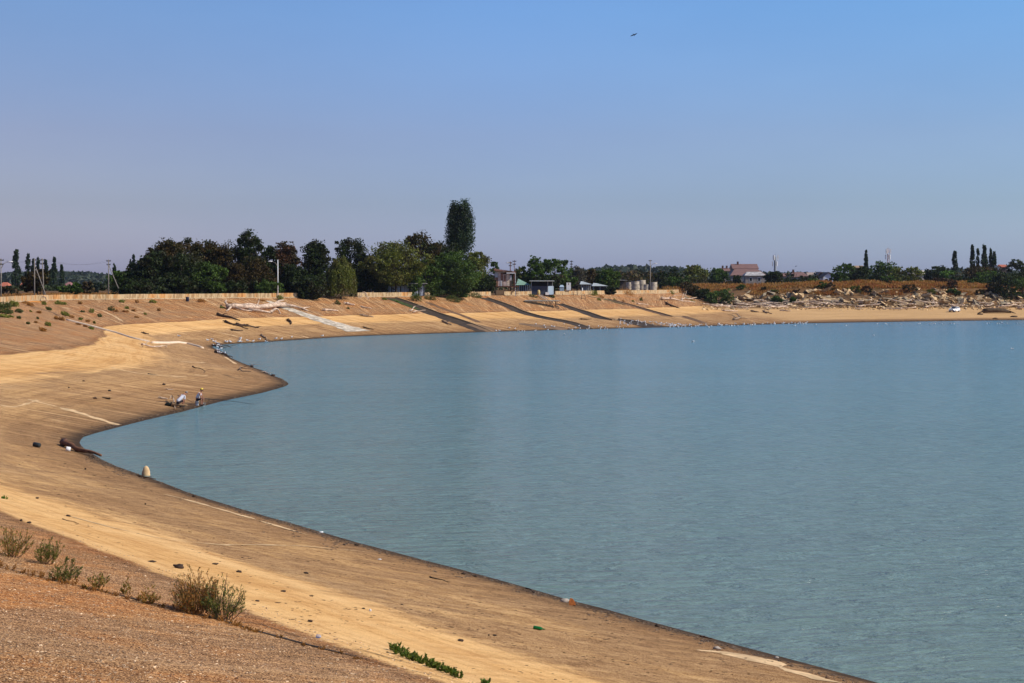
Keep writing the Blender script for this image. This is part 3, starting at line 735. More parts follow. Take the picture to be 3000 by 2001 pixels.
GREEN = mat('algae_green', (.05, .07, .018), var=.4, scale=1.2)
LIME = mat('lime_deposit', (.62, .54, .42), var=.25, scale=.9, col2=(.33, .27, .20))
JOINT = mat('pale_joint_mortar', (.66, .45, .235), var=.25, scale=1.4)
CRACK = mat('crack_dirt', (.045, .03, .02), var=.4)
CURB = mat('worn_curb_concrete', (.33, .22, .12), var=.25, scale=1.5)
def gutter(px, w, label, m=STAIN, curb=True, wend=None):
    ws = [w]*len(px) if wend is None else [w+(wend-w)*i/(len(px)-1) for i in range(len(px))]
    root = empty('drain_channel', P(*px[0]), kind='structure')
    def ch(o): o.parent = root; o.matrix_parent_inverse = Matrix.Translation(-Vector(root.location)); return o
    ch(strip('channel_bed', px, ws, m, .03, .12, seed=px[0][0]))
    if curb:
        A = dens(smooth([P(u, v) for u, v in px], 6), 2.0); q = MB(); vs, fs = [], []
        for i, p in enumerate(A):
            d = A[min(i+1, len(A)-1)]-A[max(i-1, 0)]; d.z = 0; d.normalize(); s_ = Vector((d.y, -d.x, 0))
            if s_.x < 0: s_ = -s_
            k = min(1, 3*(1-i/len(A)))
            for off, h in ((w*.5, 0), (w*.5, .26*k), (w*.5+.32, .26*k), (w*.5+.32, 0)):
                a = p+s_*off; vs.append((a.x, a.y, gz(a.x, a.y)+h-.02))
        for i in range(len(A)-1):
            for j in range(3): fs.append((i*4+j, i*4+j+1, i*4+5+j, i*4+4+j))
        q.add(vs, fs); ch(q.obj('curb', CURB))
    return root
bpy.context.view_layer.update()
gutter([(1138, 872), (1200, 893), (1280, 923), (1375, 955), (1440, 974)], 4.2, '')
gutter([(1415, 873), (1490, 899), (1569, 927), (1665, 945), (1722, 962)], 3.0, '')
gutter([(1252, 886), (1300, 905), (1345, 921), (1403, 944)], 1.6, '', STAIN2, False)
gutter([(1634, 890), (1697, 911), (1760, 932), (1808, 937), (1872, 946), (1915, 956)], 2.6, '', STAIN, True, 4.5)
gutter([(1724, 868), (1792, 881), (1872, 903), (1930, 919), (1957, 926), (2005, 929), (2066, 948)], 1.8, '', STAIN2, True)
strip('algae_stain', [(1150, 877), (1190, 893), (1226, 908)], [1.6, 2.2, 1.2], GREEN, .06, kind='structure')
strip('algae_stain', [(1752, 873), (1800, 885), (1830, 894)], [.9, 1.2, .6], GREEN, .06, kind='structure')
strip('damp_stain', [(1840, 936), (1872, 948), (1925, 958), (1960, 958)], [2, 7, 7, 2], STAIN, .04, kind='structure')
strip('damp_stain', [(1520, 948), (1600, 958), (1660, 964)], [2, 6, 3], mat('faint_damp', (.20, .125, .07), var=.2, scale=.5), .04, kind='structure')
strip('damp_stain', [(1375, 950), (1420, 962), (1480, 975)], [2, 5, 3], mat('faint_damp', (.20, .125, .07)), .04, kind='structure')
strip('lime_stain', [(786, 882), (848, 906), (900, 924), (948, 940), (1000, 955), (1052, 971)], [1.2, 2.6, 3.6, 4.5, 5.5, 6.5], LIME, .04, .15, kind='structure')
# expansion joints and old water lines
for px, w in [
 ([(82, 1170), (188, 1197), (345, 1245)], [.35, .6, .7]), ([(325, 1077), (406, 1094), (470, 1100), (547, 1104)], .3),
 ([(572, 1098), (608, 1101)], .4), ([(479, 1448), (560, 1468), (651, 1494), (775, 1530), (900, 1567)], [.15, .28, .3, .3, .12]),
 ([(191, 1509), (306, 1540), (400, 1562), (498, 1582), (651, 1597)], .09), ([(651, 1597), (850, 1599), (960, 1607), (1083, 1618)], .10),
 ([(0, 1187), (40, 1192), (82, 1182), (110, 1172)], .2), ([(445, 1148), (560, 1172)], .15), ([(660, 1046), (690, 1066)], .4),
 ([(642, 974), (690, 985), (745, 1003)], .35), ([(880, 984), (905, 990)], .4), ([(530, 1060), (600, 1062)], .3),
 ([(300, 910), (332, 925), (360, 942)], .4), ([(175, 898), (205, 905)], .4), ([(600, 876), (640, 896), (680, 905)], .25)]:
    strip('expansion_joint', px, w, JOINT, .012, .75, seed=px[0][0], sub=16, jag=.06, kind='structure')
strip('silt_patch', [(2047, 1906), (2120, 1912), (2174, 1921), (2270, 1950), (2429, 1997)], [.15, .6, .9, 1.0, .8], JOINT, .008, .9, cross=6, sub=16, jag=.12, kind='structure')
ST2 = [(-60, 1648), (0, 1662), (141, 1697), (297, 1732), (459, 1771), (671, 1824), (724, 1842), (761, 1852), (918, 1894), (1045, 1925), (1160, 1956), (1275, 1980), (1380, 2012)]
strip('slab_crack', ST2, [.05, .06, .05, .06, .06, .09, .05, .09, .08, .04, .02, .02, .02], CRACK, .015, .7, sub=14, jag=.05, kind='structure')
strip('slab_crack', [(1033, 1899), (1090, 1914), (1160, 1934), (1200, 1945)], [.04, .05, .06, .02], CRACK, .015, .5, jag=.03, sub=10, kind='structure')
strip('slab_crack', [(700, 1826), (760, 1830), (880, 1868)], [.02, .05, .02], CRACK, .015, .5, jag=.03, sub=10, kind='structure')
strip('slab_crack', [(75, 893), (110, 903), (150, 915), (175, 925), (220, 933)], [.25, .4, .3, .3, .1], CRACK, .03, .5, jag=.1, kind='structure')
strip('slab_crack', [(680, 1103), (655, 1098), (700, 1112)], .12, CRACK, .03, .5, kind='structure')

# ------------------------------------------------------------------ parapet
WALLM = mat('weathered_parapet_concrete', (.50, .36, .20), var=.28, scale=.9, sx=1, sy=1, sz=.35)
def wallmat():
    m, nt, b = new_mat('rust_stained_parapet'); tc = N(nt, 'ShaderNodeTexCoord').outputs['Object']
    n1 = noise_(nt, tc, .35, 4, .6, 1, 1, .25); n2 = noise_(nt, tc, 2.2, 4, .6, 1, 1, .2)
    c = ramp(nt, n1, [(.3, (.40, .29, .17)), (.5, (.50, .37, .21)), (.62, (.54, .27, .09)), (.72, (.38, .26, .15))])
    c = mixc(nt, step(nt, n2, .46, .58), c, mixc(nt, 1, c, (.62, .55, .48), 'MULTIPLY'))
    nt.links.new(c, b.inputs['Base Color']); b.inputs['Roughness'].default_value = .9; return m
WALLM = wallmat()
def crest_points(u0, u1):
    return [p for p in rows[2][12*SUB:23*SUB] if u0 <= 1500+F*p.x/p.y <= u1]
def parapet(u0, u1, label, h=.98, broken=0):
    q = MB(); root = None; pts = []
    base = [p.copy() for p in rows[2][11*SUB:23*SUB+1]]
    # cut exactly at the wanted columns
    col = [1500+F*p.x/p.y for p in base]
    def at(u):
        for i in range(len(base)-1):
            if col[i] <= u <= col[i+1]: return base[i].lerp(base[i+1], (u-col[i])/(col[i+1]-col[i]))
        return base[0] if u < col[0] else base[-1]
    pts = [at(u0)]+[p for p, c in zip(base, col) if u0 < c < u1]+[at(u1)]
    L = [0]
    for a, b in zip(pts, pts[1:]): L.append(L[-1]+(b-a).length)
    def pos(s_):
        for i in range(len(pts)-1):
            if s_ <= L[i+1]: return pts[i].lerp(pts[i+1], (s_-L[i])/max(1e-6, L[i+1]-L[i]))
        return pts[-1]
    rng = random.Random(int(u0)); n = max(1, round(L[-1]/2.4)); Ls = L[-1]/n
    root = empty('parapet_wall', pos(0), label=label, cat='wall', group='stretches of the concrete parapet')
    o = Vector(root.location); cop = MB()
    for k in range(n):
        a, b = pos(k*Ls+.02), pos((k+1)*Ls-.02); c = (a+b)/2; d = b-a; rz = math.atan2(d.y, d.x)
        dz = rng.uniform(-.025, .025); hh = h+dz-(rng.random() < broken)*rng.uniform(.1, .4)
        z0 = gz(c.x, c.y)-.4; z1 = 7.1+hh
        q.box((c.x-o.x, c.y-o.y, (z0+z1)/2-o.z), (d.xy.length, .30, z1-z0), rz+rng.uniform(-.006, .006))
        cop.box((c.x-o.x, c.y-o.y, z0+.46+rng.uniform(-.03, .03)-o.z), (d.xy.length, .52, .18), rz)
    q.obj('wall_panels', WALLM, root); cop.obj('footing', mat('pale_footing', (.48, .36, .22), var=.3), root)
    return root
parapet(-60, 870, 'long unbroken concrete parapet running from the left edge to the dark bush')
parapet(886, 912, 'short piece of parapet showing between two dark bushes')
parapet(1046, 1206, 'rust stained parapet stretch right of the weeping willow')
parapet(1242, 1258, 'chipped parapet end block right of the small shrub', broken=.3)
parapet(1356, 1437, 'pale parapet stretch left of the dark opening by the shack')
parapet(1476, 1556, 'parapet stretch below the patched shack and the green pavilion')
parapet(1626, 1738, 'orange stained parapet stretch right of the slate blue booth', broken=.1)
parapet(1748, 1771, 'pale parapet block between two dark gaps under the grey pavilion')
parapet(1790, 1987, 'parapet stretch ending at the right, in front of the concrete rings', broken=.05)

# ------------------------------------------------------------------ driftwood
PALEWOOD = mat('bleached_driftwood', (.60, .45, .33), var=.3, scale=2.0, col2=(.36, .26, .19), sz=1)
GREYWOOD = mat('greyish_driftwood', (.30, .21, .14), var=.35, scale=2.0)
DARKWOOD = mat('wet_dark_wood', (.070, .042, .025), var=.4, scale=2.0)
REDWOOD = mat('reddish_bark_log', (.17, .075, .035), var=.4, scale=2.0)
def logmesh(L, r, seed, branches=3, bend=.12):
    rnd = random.Random(seed); q = MB(); n = 8; pts = []
    for i in range(n+1):
        t = i/n; pts.append(Vector(((t-.5)*L, math.sin(t*PI*1.3+seed)*bend*L*.5+rnd.uniform(-.04, .04)*L*.4, r*.8+abs(math.sin(t*5+seed))*bend*L*.18)))
    rad = [r*(1-.62*(i/n))*rnd.uniform(.85, 1.15) for i in range(n+1)]; rad[0] *= 1.35
    q.tube(pts, rad, 7, wob=.35, seed=seed)
    for k in range(branches):
        i = rnd.randint(1, n-1); a = rnd.uniform(-1, 1)*1.1; l = L*rnd.uniform(.12, .3); d = Vector((math.cos(a), math.sin(a)*(1 if k % 2 else -1), rnd.uniform(.05, .6))).normalized()
        m_ = pts[i]+d*l*.5+Vector((0, 0, rnd.uniform(-.05, .08)*l))
        q.tube([pts[i], m_, pts[i]+d*l+Vector((0, 0, -.1*l))], [rad[i]*.55, rad[i]*.4, rad[i]*.12], 5, wob=.3, seed=k)
    for k in range(3):                        # torn root ends
        d = Vector((-1, rnd.uniform(-1, 1), rnd.uniform(-.2, .9))).normalized()
        q.tube([pts[0], pts[0]+d*r*2.6], [r*.5, r*.08], 5)
    return q.mesh('driftwood', True)
LOGS = [(logmesh(4, .16, s, 2+s % 3), 4) for s in range(7)]
def orient(o, p, yaw):
    """lay an object on the slope at p with heading yaw"""
    n = gn(p.x, p.y); f = Vector((math.cos(yaw), math.sin(yaw), 0)); f = (f-n*f.dot(n)).normalized(); s_ = n.cross(f)
    o.matrix_world = Matrix.Translation(p) @ Matrix((f, s_, n)).transposed().to_4x4() @ Matrix.Diagonal((*o.scale, 1))
def log_px(name, a, b, r, m, label, seed=0, branches=3, group=None, bend=.10, cat='driftwood'):
    A, B = P(*a), P(*b); d = B-A; L = d.length; me = logmesh(L, r, seed, branches, bend)
    o = link(name, me, m, label=label, cat=cat, group=group); c = (A+B)/2
    orient(o, Vector((c.x, c.y, gz(c.x, c.y)-r*.1)), math.atan2(d.y, d.x)); return o
for a, b, r, m, lab, br in [
 ((640, 925), (702, 944), .28, DARKWOOD, 'long dark pole like log pointing down to the shore, left of the great bleached tree', 1),
 ((655, 945), (728, 966), .20, DARKWOOD, 'bent dark branch curving below the pale band, left of its forked twin', 2),
 ((690, 953), (758, 964), .26, DARKWOOD, 'forked dark branch lying right of the bent one', 3),
 ((676, 968), (713, 971), .16, DARKWOOD, 'short dark stick under the two dark branches', 0),
 ((948, 910), (990, 913), .26, PALEWOOD, 'smooth pale log alone right of the great bleached tree', 0),
 ((1015, 892), (1038, 896), .30, PALEWOOD, 'pale stump piece just below the willow', 2),
 ((1060, 900), (1088, 906), .18, PALEWOOD, 'thin pale branch right of the pale stump piece', 1),
 ((1060, 926), (1094, 931), .26, GREYWOOD, 'grey log resting on the upper edge of the pale band', 1),
 ((1198, 912), (1221, 900), .16, PALEWOOD, 'upper of two curved white sticks beside the first dark channel', 1),
 ((1213, 917), (1242, 910), .16, PALEWOOD, 'lower of two curved white sticks beside the first dark channel', 1),
 ((1295, 944), (1325, 955), .22, GREYWOOD, 'brown branch by the foot of the first dark channel', 3),
 ((842, 940), (856, 952), .24, DARKWOOD, 'short black branch end sticking up from the pale band', 1),
 ((766, 985), (783, 1000), .16, GREYWOOD, 'small twiggy branch at the water line among the gulls', 3),
 ((1066, 960), (1094, 968), .14, DARKWOOD, 'thin dark stick right of the foot of the lime stain', 1),
 ((1865, 891), (1900, 895), .18, PALEWOOD, 'white crooked branch under the right end of the parapet', 2),
 ((1935, 878), (2030, 893), .34, PALEWOOD, 'long straight white trunk lying below the parapet end', 3),
 ((1998, 884), (2032, 874), .26, PALEWOOD, 'pale root end lying on top of the long white trunk', 4),
 ((1952, 893), (1990, 903), .34, DARKWOOD, 'dark brown log below the long white trunk', 2),
 ((1700, 936), (1735, 937), .16, DARKWOOD, 'short dark stick under the pale band near the middle channel', 0),
 ((2120, 912), (2162, 914), .26, PALEWOOD, 'split pale log lying apart on the sand left of the driftwood line', 2),
 ((2200, 913), (2225, 916), .24, GREYWOOD, 'grey log lying just below the driftwood line', 1),
 ((2232, 915), (2264, 921), .26, GREYWOOD, 'dark half buried log below the driftwood line', 1),
 ((2287, 911), (2318, 913), .20, PALEWOOD, 'flat pale log below the driftwood line, second from the right', 1),
 ((2152, 938), (2172, 930), .26, GREYWOOD, 'brown root stump standing on the beach near the water', 6),
 ((700, 1081), (732, 1097), .10, GREYWOOD, 'brown forked branch on the headland near its far edge', 2),
 ((776, 1091), (788, 1096), .08, PALEWOOD, 'small pale forked branch on the rim of the headland', 3),
 ((435, 1022), (478, 1018), .13, PALEWOOD, 'slim white branch with a dark knot on the sandy band', 2),
 ((418, 977), (436, 981), .16, DARKWOOD, 'dark twig heap above the long pale pipe', 3),
 ((565, 1076), (606, 1096), .05, DARKWOOD, 'thin zigzag black twig on the headland', 1),
 ((435, 1097), (456, 1098), .06, DARKWOOD, 'tiny dark twig left of the zigzag one', 2),
 ((470, 1168), (490, 1171), .10, PALEWOOD, 'short pale branch behind the hunched angler', 1),
 ((318, 1170), (300, 1166), .08, DARKWOOD, 'tiny dark twig on the grey slope behind the anglers', 0),
 ((275, 1168), (284, 1170), .06, REDWOOD, 'little reddish stick on the slope far behind the anglers', 0),
 ((488, 1142), (508, 1143), .06, PALEWOOD, 'thin pale stick uphill of the hunched angler', 1),
 ((187, 1523), (228, 1535), .012, DARKWOOD, 'thin branched twig on the pale band above the green weeds', 2),
 ((1262, 1693), (1318, 1708), .022, DARKWOOD, 'dark flat twig on the sandy slope left of the rusty plate', 1),
 ((192, 1306), (274, 1343), .19, REDWOOD, 'thick red brown log at the water edge in the near bay', 0)]:
    log_px('driftwood_log' if r > .12 else 'twig', a, b, r, m, lab, int(a[0]), br)
# the great bleached tree lying on the far slope
def bleached():
    A, B = P(665, 906), P(905, 906); c = (A+B)/2; root = empty('fallen_tree', A, label='huge bleached fallen tree lying across the far slope above the pale band', cat='driftwood')
    bpy.context.view_layer.update()
    def on(u, v, h): p = P(u, v); return Vector((p.x, p.y, p.z+h))-A
    q = MB()
    q.tube([on(664, 905, .5), on(690, 906, .6), on(722, 908, .6), on(752, 909, .6), on(790, 906, .6), on(815, 904, .8), on(838, 903, .7)], [.40, .52, .48, .42, .46, .55, .42], 9, wob=.8, seed=2)
    q.obj('trunk', PALEWOOD, root, smooth=True)
    for pts, r in [([(700, 905, .6), (730, 901, .7), (760, 902, .5), (775, 904, .4)], .3), ([(690, 908, .4), (715, 913, .3), (738, 914, .2)], .25), ([(835, 903, .7), (862, 904, .5), (888, 908, .3), (902, 912, .1)], .38), ([(885, 908, .3), (898, 905, .3), (908, 904, .3)], .18),
                   ([(728, 912, .3), (760, 916, .4), (790, 918, .2), (795, 917, .1)], .32), ([(793, 918, .3), (807, 913, .6), (815, 914, .5), (822, 920, .1)], .3),
                   ([(750, 906, .6), (757, 902, 1.0), (760, 897, 1.6)], .16), ([(668, 904, .6), (660, 899, .9), (663, 896, 1.2)], .3), ([(676, 906, .5), (670, 911, .3), (662, 913, .1)], .3),
                   ([(800, 906, .9), (818, 899, 1.2), (832, 896, 1.2)], .34)]:
        b = MB(); b.tube([on(*p) for p in pts], [r*(1-.7*i/(len(pts)-1)) for i in range(len(pts))], 7, wob=.4, seed=pts[0][0]); b.obj('branch', PALEWOOD, root, smooth=True)
bleached()
log_px('driftwood_log', (804, 897), (830, 892), .4, DARKWOOD, 'black charred piece lying on top of the huge bleached tree', 5, 2)
for a, b, r, m, lab, br in [((622, 1012), (652, 1023), .16, DARKWOOD, 'dark soaked log under the gulls at the tip of the inner bay', 3), ((632, 1034), (662, 1042), .18, DARKWOOD, 'dark soaked log with pale branch just beyond the bay tip', 3), ((664, 1042), (676, 1048), .09, DARKWOOD, 'short dark stick on the rim right of the bay tip', 0)]:
    log_px('driftwood_log', a, b, r, m, lab, int(a[0]), br)
# driftwood line at the foot of the rubble bank
rnd = random.Random(5)
for i in range(118):
    u = 2085+(i/118)**1.15*960+rnd.uniform(-8, 8); v = rnd.uniform(884, 906)+(2 if u > 2500 else -1)
    if u > 2420 and rnd.random() < .35: continue
    p = P(u, v); me_, L = LOGS[i % 7]
    o = link('driftwood_log', me_.copy() if i < 14 else me_, PALEWOOD if True else None, label='bleached log in the driftwood line at the foot of the rubble bank', cat='driftwood', group='bleached logs heaped along the foot of the rubble bank')
    k = rnd.uniform(.5, 1.7); o.scale = (k, k*.9+.2, k*.8+.3); orient(o, Vector((p.x, p.y, p.z+rnd.uniform(0, .5))), rnd.gauss(0, .5)+(PI if rnd.random() < .4 else 0))

# ------------------------------------------------------------------ rubble bank
ROCKM = mat('pale_broken_concrete', (.62, .44, .24), var=.3, scale=.7, col2=(.38, .26, .14))
ROCKG = mat('grey_broken_concrete', (.30, .24, .16), var=.35, scale=.7)
def rockmesh(seed, flat=.35, n=1.0):
    r_ = random.Random(seed); bm = bmesh.new()
    for i in range(14): bm.verts.new((r_.uniform(-1, 1), r_.uniform(-.75, .75), r_.uniform(-1, 1)*flat))
    bmesh.ops.convex_hull(bm, input=bm.verts); bmesh.ops.delete(bm, geom=[v for v in bm.verts if not v.link_faces], context='VERTS')
    me_ = bpy.data.meshes.new('slab'); bm.to_mesh(me_); bm.free(); return me_
RK = [rockmesh(s, .18+.05*(s % 5)) for s in range(16)]
for i, m_ in enumerate(RK): m_.materials.append(ROCKM if i % 3 else ROCKG)
def place_rock(u, v, k, label=None, name='broken_concrete', tilt=.7, group='broken concrete slabs of the far bank', rk=None, lift=.15):
    p = P(u, v); o = link(name, RK[rk if rk is not None else rnd.randrange(16)], None, label=label or 'broken pale slab among the rubble of the far bank', cat='slab', group=group)
    o.location = (p.x, p.y, p.z+lift*k); o.rotation_euler = (rnd.gauss(.25, tilt*.6), rnd.gauss(0, tilt*.6), rnd.uniform(0, 2*PI)); o.scale = (k, k, k*rnd.uniform(.8, 1.5)); return o
big = [(2190, 862, 2.0, 'large tan slab in the left third of the rubble'), (2235, 872, 2.2, 'broad upright slab left of the bush hollow'), (2212, 880, 1.6, 'tilted tan slab below the large one at left'),
       (2300, 884, 2.0, 'curved pale slab right of the bush hollow'), (2158, 884, 2.0, 'wide flat slab just right of the big dark green bush'), (2262, 862, 2.0, 'long flat slab roofing the bush hollow'),
       (2345, 872, 1.8, 'light tan slab leaning in the middle of the rubble'), (2428, 882, 2.2, 'large square slab low in the middle of the rubble'), (2418, 856, 2.1, 'dark topped boulder jutting from the dry grass'),
       (2602, 880, 2.0, 'yellowish slab standing near the right part of the rubble'), (2718, 872, 2.2, 'big grey square slab above the white car, left of it'), (2706, 884, 1.6, 'yellowish slab below the big grey square one'),
       (2790, 886, 1.4, 'slab just above the roof of the white car'), (2890, 866, 1.8, 'pale yellow slab pointing up at far right')]
for u, v, k, lab in big: place_rock(u, v, k, lab, group='largest slabs of the rubble bank', tilt=.5)
cnt = 0
while cnt < 284:
    u = rnd.uniform(2080, 3040); v = rnd.uniform(846, 906)
    if u < 2150 and v < 888: continue
    if noise.noise(Vector((u*.016, v*.05, 3)))+(v-864)*.018 < -.14: continue
    place_rock(u, v, rnd.uniform(.55, 1.6)*(1.15 if v < 893 else .6)); cnt += 1
q = MB(); rk_small = []
for m_ in RK: rk_small.append(([v.co.copy() for v in m_.vertices], [tuple(f.vertices) for f in m_.polygons]))
cnt = 0
while cnt < 1700:
    u = rnd.uniform(2060, 3060); v = rnd.uniform(842, 909)
    if noise.noise(Vector((u*.016, v*.05, 3)))+(v-864)*.02 < -.10: continue
    if u < 2140 and v < 890: continue
    p = P(u, v); vs, fs = rk_small[rnd.randrange(16)]; k = rnd.uniform(.18, .62)
    M = Matrix.Translation((p.x, p.y, p.z+.1)) @ Matrix.Rotation(rnd.uniform(0, 6.28), 4, 'Z') @ Matrix.Rotation(rnd.gauss(0, .6), 4, 'X') @ Matrix.Scale(k, 4)
    q.add([M @ c for c in vs], fs); cnt += 1
q.obj('rubble', ROCKM, label='smaller rubble filling the far bank between the slabs', kind='stuff')
# ------------------------------------------------------------------ poles
CONC = mat('pole_concrete', (.24, .21, .18), var=.2, scale=2)
DARKM = mat('dark_metal', (.035, .032, .030), rough=.5, var=.2)
WHITEM = mat('white_paint', (.75, .75, .74), rough=.5, var=.08)
RUST = mat('rusty_steel', (.13, .055, .03), var=.4, scale=3)
LAMPW = mat('lamp_housing', (.7, .7, .7), rough=.4, var=.05)
def pole(u, vt, Y, label, r=.13, arms=2, lamp=None, brace=None, m=CONC, tipdark=True, name='utility_pole', lean=0, group='utility poles behind the parapet'):
    x = X(u, Y); z = gz(x, Y); h = Zv(vt, Y)-z; root = empty(name, (x, Y, z), label=label, cat='pole', group=group)
    q = MB(); q.tube([(0, 0, -.3), (-lean*.5, 0, h*.5), (-lean, 0, h)], [r, r*.85, r*.62], 8); q.obj('post', m, root, True)
    for k in range(arms):
        a = MB(); zz = h-.35-k*.75; a.box((-lean, 0, zz), (.9-.15*k, .10, .12))
        for s_ in (-1, -.4, .4, 1): a.lathe([(.05, 0), (.07, .08), (.03, .2)], (s_*(.40-.07*k)-lean, 0, zz+.05), 6)
        a.obj('crossarm', DARKM, root)
    if lamp:
        sgn, vz = lamp; zl = Zv(vz, Y)-z; l = MB(); l.tube([(0, 0, zl-1.2), (sgn*.5, 0, zl-.3), (sgn*1.2, 0, zl)], .05, 6); arm = l.obj('lamp_arm', CONC, root, True)
        hd = MB(); hd.ell((sgn*1.6, 0, zl+.02), (.5, .2, .14), 10, 6); hd.obj('lamp_head', LAMPW, root, True)
    for b_ in (brace or []):
        ub, vb_ = b_; q = MB(); q.tube([(0, 0, h*.86), (X(ub, Y)-x, .5, -.2)], [r*.6, r*.85], 7); q.obj('strut', m, root, True)
    return root
pole(3, 757, 300, 'lamp pole at the very left edge, lamp arm pointing right', lamp=(1, 767))
pole(101, 757, 322, 'pole with crossarms and a long slanting strut, left of the leaning pole', arms=3, brace=[(137, 866)])
pole(129, 757, 324, 'slightly leaning pole just right of the strutted one', lean=.35)
pole(318, 760, 345, 'pole with two struts standing left of the grove', arms=2, brace=[(358, 866)])
pole(814, 761, 350+8, 'white lamp post in front of the reddish pointed tree', r=.12, arms=0, m=WHITEM, lamp=(-1, 766), name='street_lamp')
pole(1495, 766, Yc(1495)+4, 'rusty left mast beside the patched shack', r=.14, arms=2, m=RUST)
pole(1507, 762, Yc(1507)+5, 'thin dark right mast beside the patched shack', r=.09, arms=2, m=RUST, lamp=(-1, 770))
pole(1674, 763, Yc(1674)+30, 'dark pole with crossarms above the half bare tree', r=.13, arms=3, m=DARKM)
pole(1905, 761, Yc(1905)+18, 'lamp pole standing right of the concrete rings', r=.17, lamp=(1, 772), arms=1)
pole(1648, 846, Yc(1648)-2, 'thin pole leaning at the parapet right of the booth', r=.05, arms=0, m=DARKM, group=None)
for u, vt in ((1706, 843), (1709, 848)):
    pole(u, vt, Yc(u)+.8, 'short white post on the parapet below the grey pavilion' if u == 1706 else 'thin dark post beside the short white one', r=.16 if u == 1706 else .05, arms=0, m=WHITEM if u == 1706 else DARKM, group=None, name='post')
# wires between the left poles
def wire(a, b, sag, label):
    n = 14; pts = [Vector(a).lerp(Vector(b), i/n)-Vector((0, 0, sag*4*(i/n)*(1-i/n))) for i in range(n+1)]
    MB().tube(pts, .009, 4).obj('overhead_wire', DARKM, label=label, cat='wire', group='wires between the left poles')
for k, d in enumerate((-.6, .6)):
    wire((X(3, 300)+d, 300, Zv(760, 300)), (X(101, 322)+d, 322, Zv(760, 322)), .5, 'thin wire between the left edge lamp pole and the strutted pole')
    wire((X(129, 324)+d, 324, Zv(760, 324)), (X(318, 345)+d, 345, Zv(764, 345)), .9, 'long thin wire from the leaning pole to the pole by the grove')
# phone masts
def mast(u, vt, vb, Y, label, m, m2, lattice=False):
    x = X(u, Y); z = 7.0; h = Zv(vt, Y)-z; root = empty('phone_mast', (x, Y, z), label=label, cat='mast')
    q = MB()
    if lattice:
        for a in range(3):
            t = a*2.1; q.bar((math.cos(t)*1.0, math.sin(t)*1.0, 0), (math.cos(t)*.6, math.sin(t)*.6, h), .16)
        for i in range(int(h/2.4)):
            for a in range(3):
                t, t2 = a*2.1, (a+1)*2.1; q.bar((math.cos(t)*.8, math.sin(t)*.8, i*2.4), (math.cos(t2)*.8, math.sin(t2)*.8, i*2.4+2.4), .10)
    else: q.tube([(0, 0, 0), (0, 0, h*.94)], [.9, .55], 10)
    q.obj('tower', m, root)
    for k in range(6):
        a = MB(); t = k*PI/3; zz = h-1.6-(k % 2)*3.2; a.box((math.cos(t)*1.4, math.sin(t)*1.4, zz), (.55, .4, 2.6), t); a.bar((0, 0, zz), (math.cos(t)*1.4, math.sin(t)*1.4, zz), .12); a.obj('antenna', m2, root)
    a = MB(); a.bar((0, 0, h*.9), (0, 0, h+.6), .14); a.obj('rod', m, root)
mast(2271, 746, 800, 900, 'grey phone mast with a cluster of antennas between the roofs', mat('grey_steel', (.28, .30, .32), rough=.5, var=.1), LAMPW)
mast(2602, 728, 775, 950, 'red and white lattice mast with white antennas above the green trees', mat('red_white_lattice', (.55, .40, .38), var=.2), LAMPW, True)

